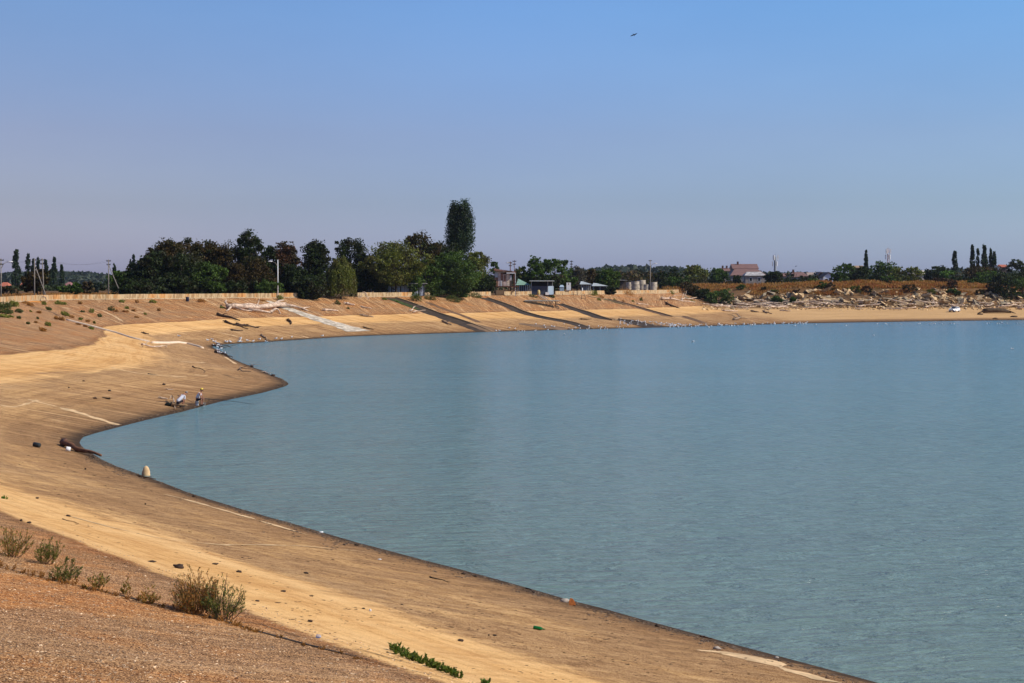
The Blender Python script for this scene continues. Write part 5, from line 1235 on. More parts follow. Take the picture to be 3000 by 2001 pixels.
def angler(loc, yaw, label, shirt, hat, seat_h, lean, head_fwd, knees, hands, sleeveless):
    root = empty('person', loc, yaw, label=label, cat='person'); root.scale = (1.12, 1.16, 1.10)
    hip = Vector((0, 0, seat_h+.10)); waist = hip+Vector((.02+lean*.15, 0, .17)); chest = waist+Vector((lean*.45, 0, .22)); neckb = chest+Vector((lean*.55, 0, .15)); head = neckb+Vector((head_fwd, 0, .15-.25*max(0, head_fwd-.1)))
    body = [[(hip, (.13, .15)), (waist, (.115, .14)), (chest, (.125, .165)), (neckb, .062), (neckb.lerp(head, .5), .055)]]
    body.append([(neckb.lerp(head, .5), .055), (head, (.078, .088)), (head+Vector((.01, 0, .075)), (.078, .088))])
    legs = []; cloth = [[(hip, (.135, .16)), (hip+Vector((.03, 0, -.02)), (.13, .17))]]
    for s_ in (-1, 1):
        hj = hip+Vector((.05, s_*.10, -.01)); kn = hip+Vector((knees[0], s_*knees[2], knees[1])); an = Vector((knees[3], s_*.15, .09)); toe = an+Vector((.17, s_*.02, -.055))
        body.append([(hip, (.13, .15)), (hj, .085), (kn, .058), (kn.lerp(an, .45), .052), (an, .036), (an+Vector((.05, 0, -.05)), .036), (toe, .028)])
        cloth.append([(hip, (.135, .16)), (hj, .098), (kn, .070)])
        sh = neckb+Vector((-.02, s_*.19, -.05)); hd = Vector((hands[0], s_*hands[2]+hands[3], hands[1])); mid = (sh+hd)/2; el = mid+Vector((-.06, s_*.07, -.12))
        body.append([(chest, (.125, .165)), (sh, .055), (el, .040), (hd-(hd-el).normalized()*.02, .026)])
        d = (hd-el).normalized(); hc = hand_chains(hd, d, Vector((0, -s_, 0)) if abs(d.y) < .8 else (0, 0, 1), 1.0)
        body += hc
        body[-len(hc)-1][-1] = (tuple(hd), .026)
    b = skin('body', [[(tuple(p), r) for p, r in c] for c in body], SKIN, root)
    top = [[(hip+Vector((0, 0, .02)), (.145, .165)), (waist, (.135, .155)), (chest, (.142, .18)), (neckb+Vector((-.005, 0, -.03)), .085)]]
    for s_ in (-1, 1):
        sh = neckb+Vector((-.02, s_*.19, -.05)); hd = Vector((hands[0], s_*hands[2]+hands[3], hands[1])); el = (sh+hd)/2+Vector((-.06, s_*.07, -.12))
        top.append([(chest, (.142, .18)), (sh, .070)]+([] if sleeveless else [(sh.lerp(el, .75), .062)]))
    skin('shirt', [[(tuple(p), r) for p, r in c] for c in top], shirt, root)
    skin('trousers', [[(tuple(p), r) for p, r in c] for c in cloth], DARKC, root)
    for s_ in (-1, 1):
        an = Vector((knees[3], s_*.15, .05)); q = MB(); q.ell(an+Vector((.07, s_*.01, 0)), (.14, .05, .05), 10, 6); q.obj('shoe', SOCK, root, True)
    # face
    f = MB(); f.ell(head+Vector((.088, 0, .02)), (.020, .014, .024), 8, 6); nose = f.obj('nose', SKIN, b, True)
    for s_ in (-1, 1):
        f = MB(); f.ell(head+Vector((.072, s_*.033, .045)), (.012, .014, .009), 8, 6); f.obj('eye', mat('eye_dark', (.03, .02, .02)), b, True)
        f = MB(); f.ell(head+Vector((-.005, s_*.088, .035)), (.022, .010, .032), 8, 6); f.obj('ear', SKIN, b, True)
    f = MB(); f.ell(head+Vector((.078, 0, -.022)), (.010, .028, .007), 8, 6); f.obj('mouth', mat('lips', (.25, .08, .06)), b, True)
    if hat == 'cap':
        q = MB(); q.lathe([(.105, 0), (.112, .02), (.108, .06), (.085, .10), (.04, .125), (.005, .13)], head+Vector((0, 0, .075)), 16); cap = q.obj('cap', YEL, root, True)
        q = MB(); q.ell(head+Vector((.12, 0, .085)), (.09, .075, .012), 12, 4); q.obj('brim', mat('cap_brim', (.10, .07, .03)), cap, True)
        q = MB(); q.ell(head+Vector((-.03, 0, .05)), (.085, .092, .07), 12, 8); q.obj('hair', mat('dark_hair', (.03, .02, .015)), root, True)
    else:
        q = MB(); q.ell(head+Vector((-.012, 0, .075)), (.098, .100, .085), 14, 8, wob=.15); q.obj('hair', HAIR, root, True)
    return root
G1 = P(588, 1190); G2 = P(524, 1197)
d1 = (G1-P(575, 1190)); 
YA = R(-8)
pA = P(577, 1188)
angler(pA, YA, 'person in white vest and yellow cap sitting on a bucket with a long rod', SHIRT, 'cap', .36, .25, .06, (.40, .06, .15, .36), (.58, .52, .05, .0), True)
A = pA; root = empty('bucket', A, label='white plastic bucket used as a seat by the angler in the yellow cap', cat='bucket')
q = MB(); q.lathe([(.13, 0), (.135, .02), (.16, .36), (.17, .365), (.17, .385), (.15, .385)], (0, 0, 0), 18); q.obj('pail', WHITEM, root, True)
q = MB(); q.tube([(-.16, 0, .33), (-.13, -.12, .20), (0, -.175, .16), (.13, -.12, .20), (.16, 0, .33)], .006, 5); q.obj('handle', DARKM, root, True)
def rod(a, b, label, m=DARKM):
    root = empty('fishing_rod', a, label=label, cat='fishing rod', group='fishing rods'); d = b-a
    n = 8; pts = [d*(i/n)+Vector((0, 0, .10*math.sin(PI*i/n)*d.length*.12)) for i in range(n+1)]
    q = MB(); q.tube(pts, [.030*(1-.72*i/n) for i in range(n+1)], 6); q.obj('blank', m, root, True)
    q = MB(); q.tube([pts[0]-d.normalized()*.25, pts[0]+d.normalized()*.25], .036, 8); q.obj('grip', DARKM, root, True)
    q = MB(); q.tube([pts[0]+d.normalized()*.35+Vector((0, -.03, -.07)), pts[0]+d.normalized()*.35+Vector((0, .03, -.07))], .045, 10); q.obj('reel', DARKM, root, True)
    return root
Mr = Matrix.Rotation(YA, 3, 'Z'); hA = pA+Mr @ Vector((.72, 0, .58))
Yt = hA.y+.2; tip = Vector((X(748, Yt-1.0), Yt-1.0, Zv(1185, Yt-1.0)))
rod(hA, tip, 'long thin rod reaching over the water, held by the angler in the yellow cap')
pB = P(520, 1194); YB = R(48)
angler(pB, YB, 'person in a pale grey shirt hunched forward on a low log, seen from behind', GSHIRT, 'hair', .28, .46, .27, (.38, .16, .20, .34), (.48, .30, .10, .0), False)
lm = logmesh(1.3, .15, 3, 0, .03); o = link('driftwood_log', lm, mat('tan_log', (.27, .17, .09), var=.3), label='short tan log the grey shirted angler sits on', cat='driftwood'); o.location = pB+Vector((.15, .02, .10)); o.rotation_euler = (0, R(4), R(-6))
hB = pB+Matrix.Rotation(YB, 3, 'Z') @ Vector((.60, .05, .36))
rod(hB+Vector((-.35, .1, .55)), P(572, 1187)+Vector((0, 0, .12)), 'dark thick rod slanting down between the two anglers', RUST)
rod(P(505, 1183)+Vector((0, 0, .15)), P(455, 1187)+Vector((0, 0, .25)), 'thin rod lying behind the hunched angler')
q = MB(); q.tube([P(497, 1181)+Vector((0, 0, .35)), P(503, 1176)+Vector((0, 0, .50)), P(508, 1181)+Vector((0, 0, .4)), P(511, 1190)+Vector((0, 0, .12)), P(513, 1198)+Vector((0, 0, .03))], [.03, .05, .05, .045, .02], 7, wob=.3)
q.obj('driftwood_branch', PALEWOOD, smooth=True, label='curved pale branch arching beside the hunched angler', cat='driftwood')
A = P(500, 1190); q = MB(); q.ell((0, 0, .16), (.42, .25, .20), 12, 8, wob=.35, seed=2); q.obj('bag', mat('dark_green_bag', (.018, .028, .022)), loc=A, smooth=True, label='dark green bag on the ground left of the hunched angler', cat='bag')
for i, (u, v) in enumerate(((596, 1190), (600, 1191))):
    A = P(u, v); q = MB(); q.tube([(0, 0, 0), (.02*i, 0, .30), (.08, 0, .34)], .012, 5); q.obj('rod_rest', WHITEM, loc=A, label='small wire rod rest stuck at the water edge by the capped angler', cat='rod rest', group='rod rests')

# ------------------------------------------------------------------ car
def car():
    A = P(2796, 914); root = empty('parked_car', A, R(180+52), label='white hatchback car parked on the sandy beach below the rubble', cat='car')
    CW = mat('white_car_paint', (.80, .82, .84), rough=.25, var=.02, spec=.5); L, W_ = 4.3, 1.74
    prof = [(-2.12, .32), (-2.15, .80), (-2.05, 1.02), (-1.80, 1.10), (1.0, 1.0), (1.9, .88), (2.12, .72), (2.15, .34)]
    vs, n = [], len(prof)
    for y, k in ((-W_/2, .97), (-W_/2*.96, 1.0), (W_/2*.96, 1.0), (W_/2, .97)):
        for x, z in prof: vs.append((x*k, y, z if abs(y) > W_/2*.97 else z+.02))
    q = MB(); fs = []
    for r in range(3):
        for i in range(n-1): fs.append((r*n+i, r*n+i+1, (r+1)*n+i+1, (r+1)*n+i))
    fs += [tuple(range(n))[::-1], tuple(3*n+i for i in range(n)), (0, n, 2*n, 3*n), (n-1, 4*n-1, 3*n-1, 2*n-1)]
    q.add(vs, fs); q.obj('body', CW, root)
    g0 = [(-1.95, 1.06), (-1.62, 1.46), (.10, 1.50), (.95, 1.02)]; q = MB(); vs = []
    for s_ in (-1, 1):
        for x, z in g0: vs.append((x, s_*(W_/2*.93 if z < 1.1 else W_/2*.76), z))
    q.add(vs, [(0, 1, 2, 3), (7, 6, 5, 4), (0, 4, 5, 1), (2, 6, 7, 3)]); q.obj('windows', GLASS, root)
    q = MB(); q.box((-.72, 0, 1.50), (1.85, W_*.77, .06)); rf = q.obj('roof', CW, root)
    q = MB()
    for s_ in (-1, 1):
        for (x0, z0), (x1, z1) in (((.10, 1.50), (.95, 1.04)), ((-.55, 1.50), (-.50, 1.04)), ((-1.62, 1.48), (-1.95, 1.06)), ((-1.25, 1.50), (-1.35, 1.04))):
            q.bar((x0, s_*W_/2*.775, z0), (x1, s_*W_/2*.945, z1), .07)
    q.obj('pillars', CW, root)
    for x in (-1.32, 1.33):
        for s_ in (-1, 1):
            w_ = MB(); w_.tube([(x, s_*(W_/2-.17), .32), (x, s_*(W_/2+.02), .32)], .32, 18); wh = w_.obj('wheel', SOCK, root, True)
            w_ = MB(); w_.tube([(x, s_*(W_/2+.015), .32), (x, s_*(W_/2+.035), .32)], .19, 14); w_.obj('rim', mat('wheel_rim', (.5, .5, .52), rough=.35), wh, True)
    for s_ in (-1, 1):
        q = MB(); q.ell((2.06, s_*.62, .76), (.10, .20, .09), 10, 6); q.obj('headlight', mat('headlight_glass', (.7, .75, .8), rough=.1, spec=.6), root, True)
        q = MB(); q.ell((-2.10, s_*.68, .86), (.06, .12, .14), 8, 6); q.obj('tail_light', mat('tail_light_red', (.4, .02, .02), rough=.2), root, True)
        q = MB(); q.ell((.72, s_*.98, 1.02), (.10, .12, .08), 8, 6); q.obj('wing_mirror', CW, root, True)
    q = MB(); q.box((2.13, 0, .66), (.06, .80, .14)); q.box((2.14, 0, .42), (.07, 1.35, .16)); q.obj('grille', SOCK, root)
    q = MB(); q.box((2.19, 0, .50), (.02, .5, .11)); q.obj('number_plate', WHITEM, root)
    q = MB(); q.box((1.5, 0, .955), (.9, 1.25, .03)); q.obj('bonnet_panel', CW, root)
car()
# large waterlogged trunk on the beach
a, b = P(2878, 917), P(2962, 921); c = (a+b)/2; root = empty('beached_trunk', c, label='very long thick dark trunk lying on the beach right of the white car', cat='driftwood')
q = MB(); L_ = (b-a).length; q.tube([(-L_*.48, 0, .75), (-L_*.3, 0, .95), (0, .1, .95), (L_*.3, 0, .80), (L_*.5, 0, .42)], [.58, .72, .70, .58, .26], 12, wob=.3, seed=4); q.obj('trunk', mat('waterlogged_bark', (.10, .065, .035), var=.35, scale=1.2), root, True)
for x, y, l in ((-L_*.50, -.5, 1.5), (-L_*.46, .4, 1.1), (L_*.44, -.4, 1.6)):
    q = MB(); q.tube([(x, y*.3, .7), (x-(.9 if x < 0 else -1.0), y, .35), (x-(1.6 if x < 0 else -1.7), y*1.3, .1)], [.22, .16, .08], 7, wob=.4, seed=int(x*10)); q.obj('root_stub', DARKWOOD, root, True)
q = MB(); q.ell((-L_*.46, -.1, .9), (.3, .35, .4), 8, 6, wob=.5); q.obj('torn_end', PALEWOOD, root, True)
for (u, v, k, lab) in ((2872, 922, .55, 'dark lump on the sand left below the long dark trunk'), (2916, 934, .45, 'small dark lump near the water below the long dark trunk'), (2970, 929, .6, 'flat dark lump near the water at the right edge')):
    A = P(u, v); q = MB(); q.ell((0, 0, .1), (k*1.6, k*.7, k*.55), 10, 6, wob=.6, seed=u); q.obj('dark_lump', DARKWOOD, loc=A, smooth=True, label=lab, cat='debris')

# ------------------------------------------------------------------ gulls
def gull_mesh(seed, wings=False):
    q = MB(); q.ell((0, 0, .20), (.22, .10, .10), 8, 6, mi=0); q.ell((.17, 0, .33), (.065, .05, .055), 8, 5, mi=0); q.tube([(.10, 0, .22), (.16, 0, .32)], [.06, .045], 6, mi=0)
    q.tube([(.22, 0, .33), (.30, 0, .31)], [.015, .004], 5, mi=2); q.add([(-.15, -.06, .24), (-.15, .06, .24), (-.38, .03, .20), (-.38, -.03, .20), (-.15, -.06, .21), (-.15, .06, .21), (-.38, .03, .185), (-.38, -.03, .185)], [(0, 1, 2, 3), (7, 6, 5, 4), (0, 3, 7, 4), (1, 5, 6, 2)], 1)
    for s_ in (-1, 1):
        q.ell((-.04, s_*.09, .23), (.20, .025, .07), 8, 5, mi=1)
        q.tube([(0, s_*.04, .12), (.01, s_*.04, 0)], .008, 4, mi=2)
    return q.mesh('gull', True, [mat('gull_white', (.85, .85, .86), var=.03), mat('gull_grey_wing', (.38, .39, .42), var=.08), mat('gull_yellow', (.5, .30, .06))])
GM = gull_mesh(0); gr = random.Random(11)
gulls = []
def gull(u, v, label, group, s_=1.0, water=False):
    A = P(u, v)
    if A.z < .02: A.z = -.08
    o = link('gull', GM, None, label=label, cat='gull', group=group); o.location = A; o.rotation_euler = (0, 0, gr.uniform(0, 6.28)); o.scale = (s_,)*3; return o
lab1 = ('white gull standing in the flock at the tip of the inner bay', 'gulls at the inner bay')
for u, v in [(621, 998), (627, 1004), (630, 1004), (635, 1009), (640, 1010), (628, 1014), (637, 1014), (645, 1015), (638, 1019), (646, 1022), (647, 1024), (660, 1004), (664, 1005), (672, 1003), (676, 1005), (699, 1004), (703, 998), (704, 994), (706, 1004), (725, 1001), (742, 1003), (760, 997), (780, 1003), (808, 995), (825, 996), (855, 991), (944, 987), (641, 1037), (645, 1038), (658, 1036), (639, 1030), (608, 1000), (524, 988)]: gull(u, v, *lab1, 1.1)
lab2 = ('white gull scattered on the slope above the middle of the far shore', 'gulls on the middle far shore')
for i in range(34):
    u = gr.uniform(1440, 1830); Yw = 974-(u-1440)/390*9; gull(u, Yw-gr.uniform(2, 26)*gr.random(), *lab2, 1.0)
lab3 = ('white gull in the dense flock on the dark wet patch', 'gulls on the dark wet patch')
for i in range(60):
    u = gr.uniform(1815, 1985); v = 957-gr.uniform(0, 24)*(1-(u-1815)/200)-1; gull(u, v, *lab3, 1.0)
lab4 = ('white gull in the long line of gulls along the waterline of the far beach', 'gulls along the beach waterline')
for i in range(90):
    u = 1960+gr.random()**1.2*430; wv = 958-(u-1960)/430*9; gull(u, wv+gr.gauss(-.5, 2.2), *lab4, 1.1)
lab5 = ('white gull floating on the water off the far beach', 'gulls floating off the beach')
for u, v in [(2570, 950), (2594, 950), (2598, 951), (2692, 951), (2696, 949), (2723, 950), (2736, 950), (2740, 950), (2752, 949), (2760, 950), (2785, 949), (2795, 950), (2892, 949), (2898, 948), (2922, 949), (2928, 949), (2935, 947), (2937, 949), (2951, 949), (2979, 948), (2640, 953), (2480, 955), (2030, 1002), (1654, 980), (2965, 1024), (2560, 984)]: gull(u, v, *lab5, .95)
# flying birds
def flying(u, v, Y, span, label, m):
    A = Vector((X(u, Y), Y, Zv(v, Y))); root = empty('flying_bird', A, R(20), label=label, cat='bird'); k = span; root.rotation_euler = (R(38), R(-10), R(15))
    q = MB(); q.ell((0, 0, 0), (.05*k, .22*k, .05*k), 8, 6); q.tube([(0, -.20*k, .0), (0, -.34*k, -.01*k)], [.035*k, .01*k], 6); q.add([(-.02*k, .15*k, 0), (.02*k, .15*k, 0), (.06*k, .33*k, 0), (-.06*k, .33*k, 0), (0, .15*k, .02*k), (0, .33*k, .01*k)], [(0, 1, 2, 3), (0, 4, 5, 3), (1, 2, 5, 4)]); b = q.obj('body', m, root, True)
    for s_ in (-1, 1):
        q = MB(); t = .018*k; P4 = [(s_*.03*k, -.10*k, .02*k), (s_*.26*k, -.14*k, (.05+.07*s_)*k), (s_*.52*k, .02*k, (.03+.17*s_)*k), (s_*.28*k, .07*k, (.04+.07*s_)*k), (s_*.03*k, .10*k, .02*k)]
        q.add(P4+[(x, y, z-t*2) for x, y, z in P4], [(0, 1, 2, 3, 4), (9, 8, 7, 6, 5)]+[(i, (i+1) % 5, (i+1) % 5+5, i+5) for i in range(5)]); q.obj('wing', m, b)
flying(1857, 102, 300, 1.25, 'dark bird with spread wings flying high above the reservoir', mat('dark_plumage', (.008, .010, .02)))
flying(2332, 780, 420, .6, 'tiny dark bird low in the sky right of the grey phone mast', mat('dark_plumage', (.008, .010, .02)))

# ------------------------------------------------------------------ weeds
def weed(u, v, w, h, hues, label, n=40, leaf=.035, cat='weed', group=None, dens_=1.0, name='weed', bend=.35, wood=None):
    """a branching plant: stems from one foot, forked into twigs that carry small narrow leaves; w, h in photo pixels at the base point u, v"""
    A = P(u, v); s_ = A.y/F; R_, H = w*s_/2, h*s_; rng = np.random.default_rng(int(u*13+v)); rd = random.Random(int(u*7+v))
    root = empty(name, A, label=label, cat=cat, group=group); q = MB(); C = []; Dr = []
    ns = max(5, n//4); th = H*.008+.0012
    def seg(p0, p1, r0, r1, up):
        m_ = p0.lerp(p1, .5)+Vector((rd.gauss(0, 1), rd.gauss(0, 1), rd.gauss(0, .5)))*(p1-p0).length*.07+Vector((0, 0, -up*(p1-p0).length*.08))
        q.tube([p0, m_, p1], [r0, (r0+r1)/2, r1], 3, cap=False); return m_
    for k in range(ns):
        a = rd.uniform(0, 6.283); q_ = math.sqrt(rd.random()); rr = R_*q_*.9; hh = H*(1-.50*q_*q_)*rd.uniform(.35, .98)
        b0 = Vector((math.cos(a)*R_*.5*rd.random(), math.sin(a)*R_*.5*rd.random(), -.01)); t2 = Vector((math.cos(a)*rr, math.sin(a)*rr, hh))
        m_ = seg(b0, t2, th, th*.35, 1)
        for j in range(8):
            t = rd.uniform(.08, .98); p0 = b0.lerp(m_, t*2) if t < .5 else m_.lerp(t2, t*2-1); a2 = a+rd.gauss(0, 1.1); L_ = H*rd.uniform(.14, .34)*(1.25-t*.6)
            d = Vector((math.cos(a2)*rd.uniform(.3, .9), math.sin(a2)*rd.uniform(.3, .9), rd.uniform(.35, 1.1))).normalized(); p1 = p0+d*L_
            e = math.hypot(p1.x, p1.y)
            if e > R_*1.08: p1.x *= R_*1.08/e; p1.y *= R_*1.08/e
            p1.z = min(p1.z, H*1.03); m2 = seg(p0, p1, th*.35, th*.12, 1)
            for i in range(max(2, int(7*dens_))):
                t_ = rd.uniform(.1, 1.05); pp = p0.lerp(p1, t_)+Vector((rd.gauss(0, 1), rd.gauss(0, 1), rd.gauss(0, 1)))*H*.014; C.append(tuple(pp)); Dr.append(tuple(d))
    q.obj('stems', wood or mat('weed_stem', (.16, .08, .035), var=.3), root)
    C = np.array(C); Dr = np.array(Dr); k = len(hues); sz = max(leaf*1.5, A.y*.00030)
    for i, hu in enumerate(hues):
        lab_idx = np.arange(len(C)) % k == i
        c_ = C[lab_idx]; d_ = Dr[lab_idx]+rng.normal(size=(lab_idx.sum(), 3))*.38; d_ /= np.linalg.norm(d_, axis=1, keepdims=True)
        sd_ = np.cross(d_, rng.normal(size=d_.shape)); sd_ /= np.linalg.norm(sd_, axis=1, keepdims=True)+1e-9; ss = (sz*rng.uniform(.6, 1.5, len(c_)))[:, None]
        V_ = np.stack([c_-d_*ss*.7, c_+sd_*ss*.21, c_+d_*ss*.8, c_-sd_*ss*.21], 1).reshape(-1, 3); m3 = bpy.data.meshes.new('leaves'); nn = len(c_)
        m3.from_pydata([tuple(x) for x in V_], [], [(4*x, 4*x+1, 4*x+2, 4*x+3) for x in range(nn)]); link('leaves', m3, LEAF[hu], root)
    return root
LEAF['weedgreen'] = leafmat('weed_green', (.10, .12, .02), (.30, .29, .06), trans=.4)
LEAF['weeddark'] = leafmat('weed_dark_green', (.035, .050, .015), (.12, .14, .035), trans=.3)
LEAF['weedrust'] = leafmat('weed_rust', (.28, .11, .025), (.55, .27, .08), trans=.35)
LEAF['weedfresh'] = leafmat('weed_fresh', (.05, .12, .015), (.17, .30, .04), trans=.35)
gN = 'weeds growing in the foreground slab crack'
for u, v, w, h, hu, n, lab in [
 (34, 1632, 140, 110, ('weedgreen', 'weeddark', 'weedrust'), 85, 'large yellow green weed bush at the left edge of the slab crack'),
 (134, 1652, 110, 104, ('weedgreen', 'weeddark'), 70, 'tall yellow green weed, second from the left edge'),
 (186, 1704, 116, 90, ('weedgreen', 'weeddark', 'weeddark'), 75, 'broad green weed drooping over the slab crack, third from the left edge'),
 (278, 1728, 86, 68, ('weedgreen', 'weedrust', 'weeddark'), 46, 'dense small green weed, fourth from the left edge'),
 (372, 1742, 42, 56, ('weedgreen', 'weedrust'), 16, 'thin single stemmed weed between the dense ones and the orange ones'),
 (436, 1768, 110, 56, ('weedgreen', 'weedrust', 'weedrust'), 46, 'sparse straw coloured weed left of the big round bush'),
 (572, 1795, 165, 142, ('weedrust', 'weedrust', 'weeddark'), 230, 'big round orange brown bush'),
 (652, 1815, 122, 152, ('weeddark', 'weeddark', 'weedgreen'), 95, 'dark green bare stemmed bush joined to the big orange one')]:
    weed(u, v, w, h, hu, lab, n, .020, group=gN, cat='bush' if w > 100 else 'weed', dens_=1.6, wood=mat('dark_stem', (.06, .04, .025)) if 'dark green bare' in lab else None)
for i in range(46):
    t = i/45; k = t*(9.2); j = min(int(k), 8); f_ = k-j; u = ST2[j][0]+(ST2[j+1][0]-ST2[j][0])*f_; v = ST2[j][1]+(ST2[j+1][1]-ST2[j][1])*f_; hh_ = 16+16*abs(noise.noise(Vector((i*.7, 1, 2))))*2
    if u > 760 and i % 2: continue
    weed(u, v+1+(i % 3)*2, 44, hh_ if u < 700 else 10, ('weedrust', 'straw', 'weedrust'), 'low tuft of orange dried weed along the foreground slab crack', 12, .016, group='orange tufts along the slab crack')
# green leafy row and other plants
for i in range(22):
    t = i/21; u = 1152+t*192; v = 1906+t*74+(4 if i % 2 else -3)
    weed(u, v+3, 26, 30-8*t if i else 38, ('weedfresh', 'weeddark', 'weedgreen'), 'bright green leafy sprout in the row along the lower slab crack', 14, .030, group='green sprouts in a row along the crack', name='sprout', cat='sprout')
weed(1425, 2004, 40, 26, ('weedfresh', 'weeddark'), 'green leafy plant cut by the bottom edge of the photo', 14, .030, cat='plant')
weed(17, 1462, 34, 16, ('weedfresh',), 'small fresh green plant lying on the sandy band at the left edge', 10, .03, cat='plant')
# weeds on the far left slope
W_ = [(14, 903, 46, 22, 'mid'), (40, 898, 36, 22, 'olive'), (10, 918, 60, 20, 'mid'), (55, 916, 26, 14, 'mid'), (15, 930, 50, 12, 'olive'), (88, 896, 26, 12, 'dryred'), (76, 890, 24, 10, 'dryred'), (90, 914, 9, 6, 'olive'), (114, 918, 18, 9, 'straw'), (143, 909, 20, 13, 'grey'), (128, 893, 18, 12, 'olive'),
 (173, 892, 30, 14, 'olive'), (190, 893, 16, 9, 'olive'), (234, 891, 16, 10, 'straw'), (190, 925, 28, 15, 'olive'), (164, 936, 16, 13, 'dryred'), (180, 939, 22, 14, 'straw'), (242, 915, 16, 6, 'mid'), (268, 916, 20, 14, 'olive'), (292, 929, 16, 13, 'grey'), (140, 955, 20, 14, 'olive'), (126, 971, 22, 14, 'dryred'), (110, 935, 10, 8, 'grey'),
 (236, 938, 16, 9, 'olive'), (258, 944, 16, 9, 'straw'), (276, 948, 9, 9, 'olive'), (210, 931, 16, 8, 'straw'), (268, 965, 18, 10, 'olive'), (250, 958, 16, 8, 'straw'), (230, 952, 16, 6, 'straw'), (82, 950, 12, 8, 'grey'), (105, 946, 10, 8, 'straw'), (55, 934, 14, 10, 'grey'), (326, 910, 22, 15, 'mid'), (340, 914, 16, 9, 'straw'),
 (356, 886, 22, 10, 'olive'), (400, 887, 16, 9, 'straw'), (448, 888, 26, 11, 'olive'), (372, 905, 16, 10, 'olive'), (368, 914, 24, 7, 'straw'), (392, 912, 16, 9, 'straw'), (425, 922, 12, 6, 'olive'), (466, 911, 14, 10, 'straw'), (400, 931, 14, 5, 'straw'), (590, 885, 28, 12, 'dryred'), (676, 896, 24, 12, 'dryred'), (650, 903, 14, 8, 'olive'),
 (820, 881, 24, 20, 'olive'), (768, 882, 26, 6, 'dryred'), (990, 892, 20, 14, 'mid'), (1020, 905, 10, 6, 'mid'), (1127, 879, 18, 8, 'olive'), (1165, 886, 10, 6, 'bright'), (1562, 871, 30, 10, 'mid'), (1618, 872, 18, 10, 'dark'), (1740, 866, 26, 20, 'olive'), (1754, 880, 14, 9, 'olive'), (1762, 872, 20, 8, 'dryred'), (1835, 862, 50, 22, 'dryred'), (1800, 880, 14, 6, 'olive'), (1878, 881, 12, 12, 'dark'), (1854, 884, 10, 6, 'olive'), (1826, 884, 8, 6, 'straw'), (1970, 862, 16, 14, 'olive'), (2012, 876, 16, 8, 'olive'), (2030, 885, 16, 8, 'olive'), (1220, 882, 40, 30, 'dark'), (1260, 878, 40, 18, 'mid'), (1330, 884, 50, 22, 'grey'), (1395, 872, 40, 18, 'grey')]
for u, v, w, h, hu in W_:
    kind_ = {'mid': 'green', 'olive': 'olive green', 'dryred': 'rusty red dried', 'straw': 'straw coloured', 'grey': 'grey twiggy', 'dark': 'dark green', 'bright': 'bright green'}[hu]
    place_ = 'on the far left slope' if u < 480 else ('by the left grove parapet' if u < 1100 else 'on the far slope by the channels')
    A = P(u, v); s2 = A.y/F; rng = np.random.default_rng(u+v); root = empty('weed', A, label=f'{kind_} weed clump {place_}', cat='weed', group=f'{kind_} weed clumps {place_}')
    r_, h_ = w*s2/2, h*s2; C = cloud([(0, 0, h_*.4, r_*.8, r_*.8, h_*.42), (r_*.4, 0, h_*.3, r_*.5, r_*.5, h_*.3), (-r_*.4, .1, h_*.3, r_*.5, r_*.5, h_*.35)], int(160+w*h*.9), rng, 12, .2, .4); C[:, 2] = np.maximum(C[:, 2], .04)
    gx = np.array([gz(A.x+c[0], A.y+c[1])-A.z for c in C]); C[:, 2] += gx
    link('leaves', leafmesh('leaves', C, .22, rng, .5, .5), LEAF[{'mid': 'weeddark', 'olive': 'weedgreen', 'dryred': 'weedrust', 'straw': 'straw', 'grey': 'weeddark', 'dark': 'mid', 'bright': 'weedfresh'}[hu]], root)
    q = MB()
    for k in range(5): a = k*1.26; q.tube([(0, 0, -.1), (math.cos(a)*r_*.3, math.sin(a)*r_*.3, h_*.4), (math.cos(a)*r_*.6, math.sin(a)*r_*.6, h_*.75)], [.03, .02, .008], 4)
    q.obj('stems', mat('weed_stem', (.16, .08, .035)), root)

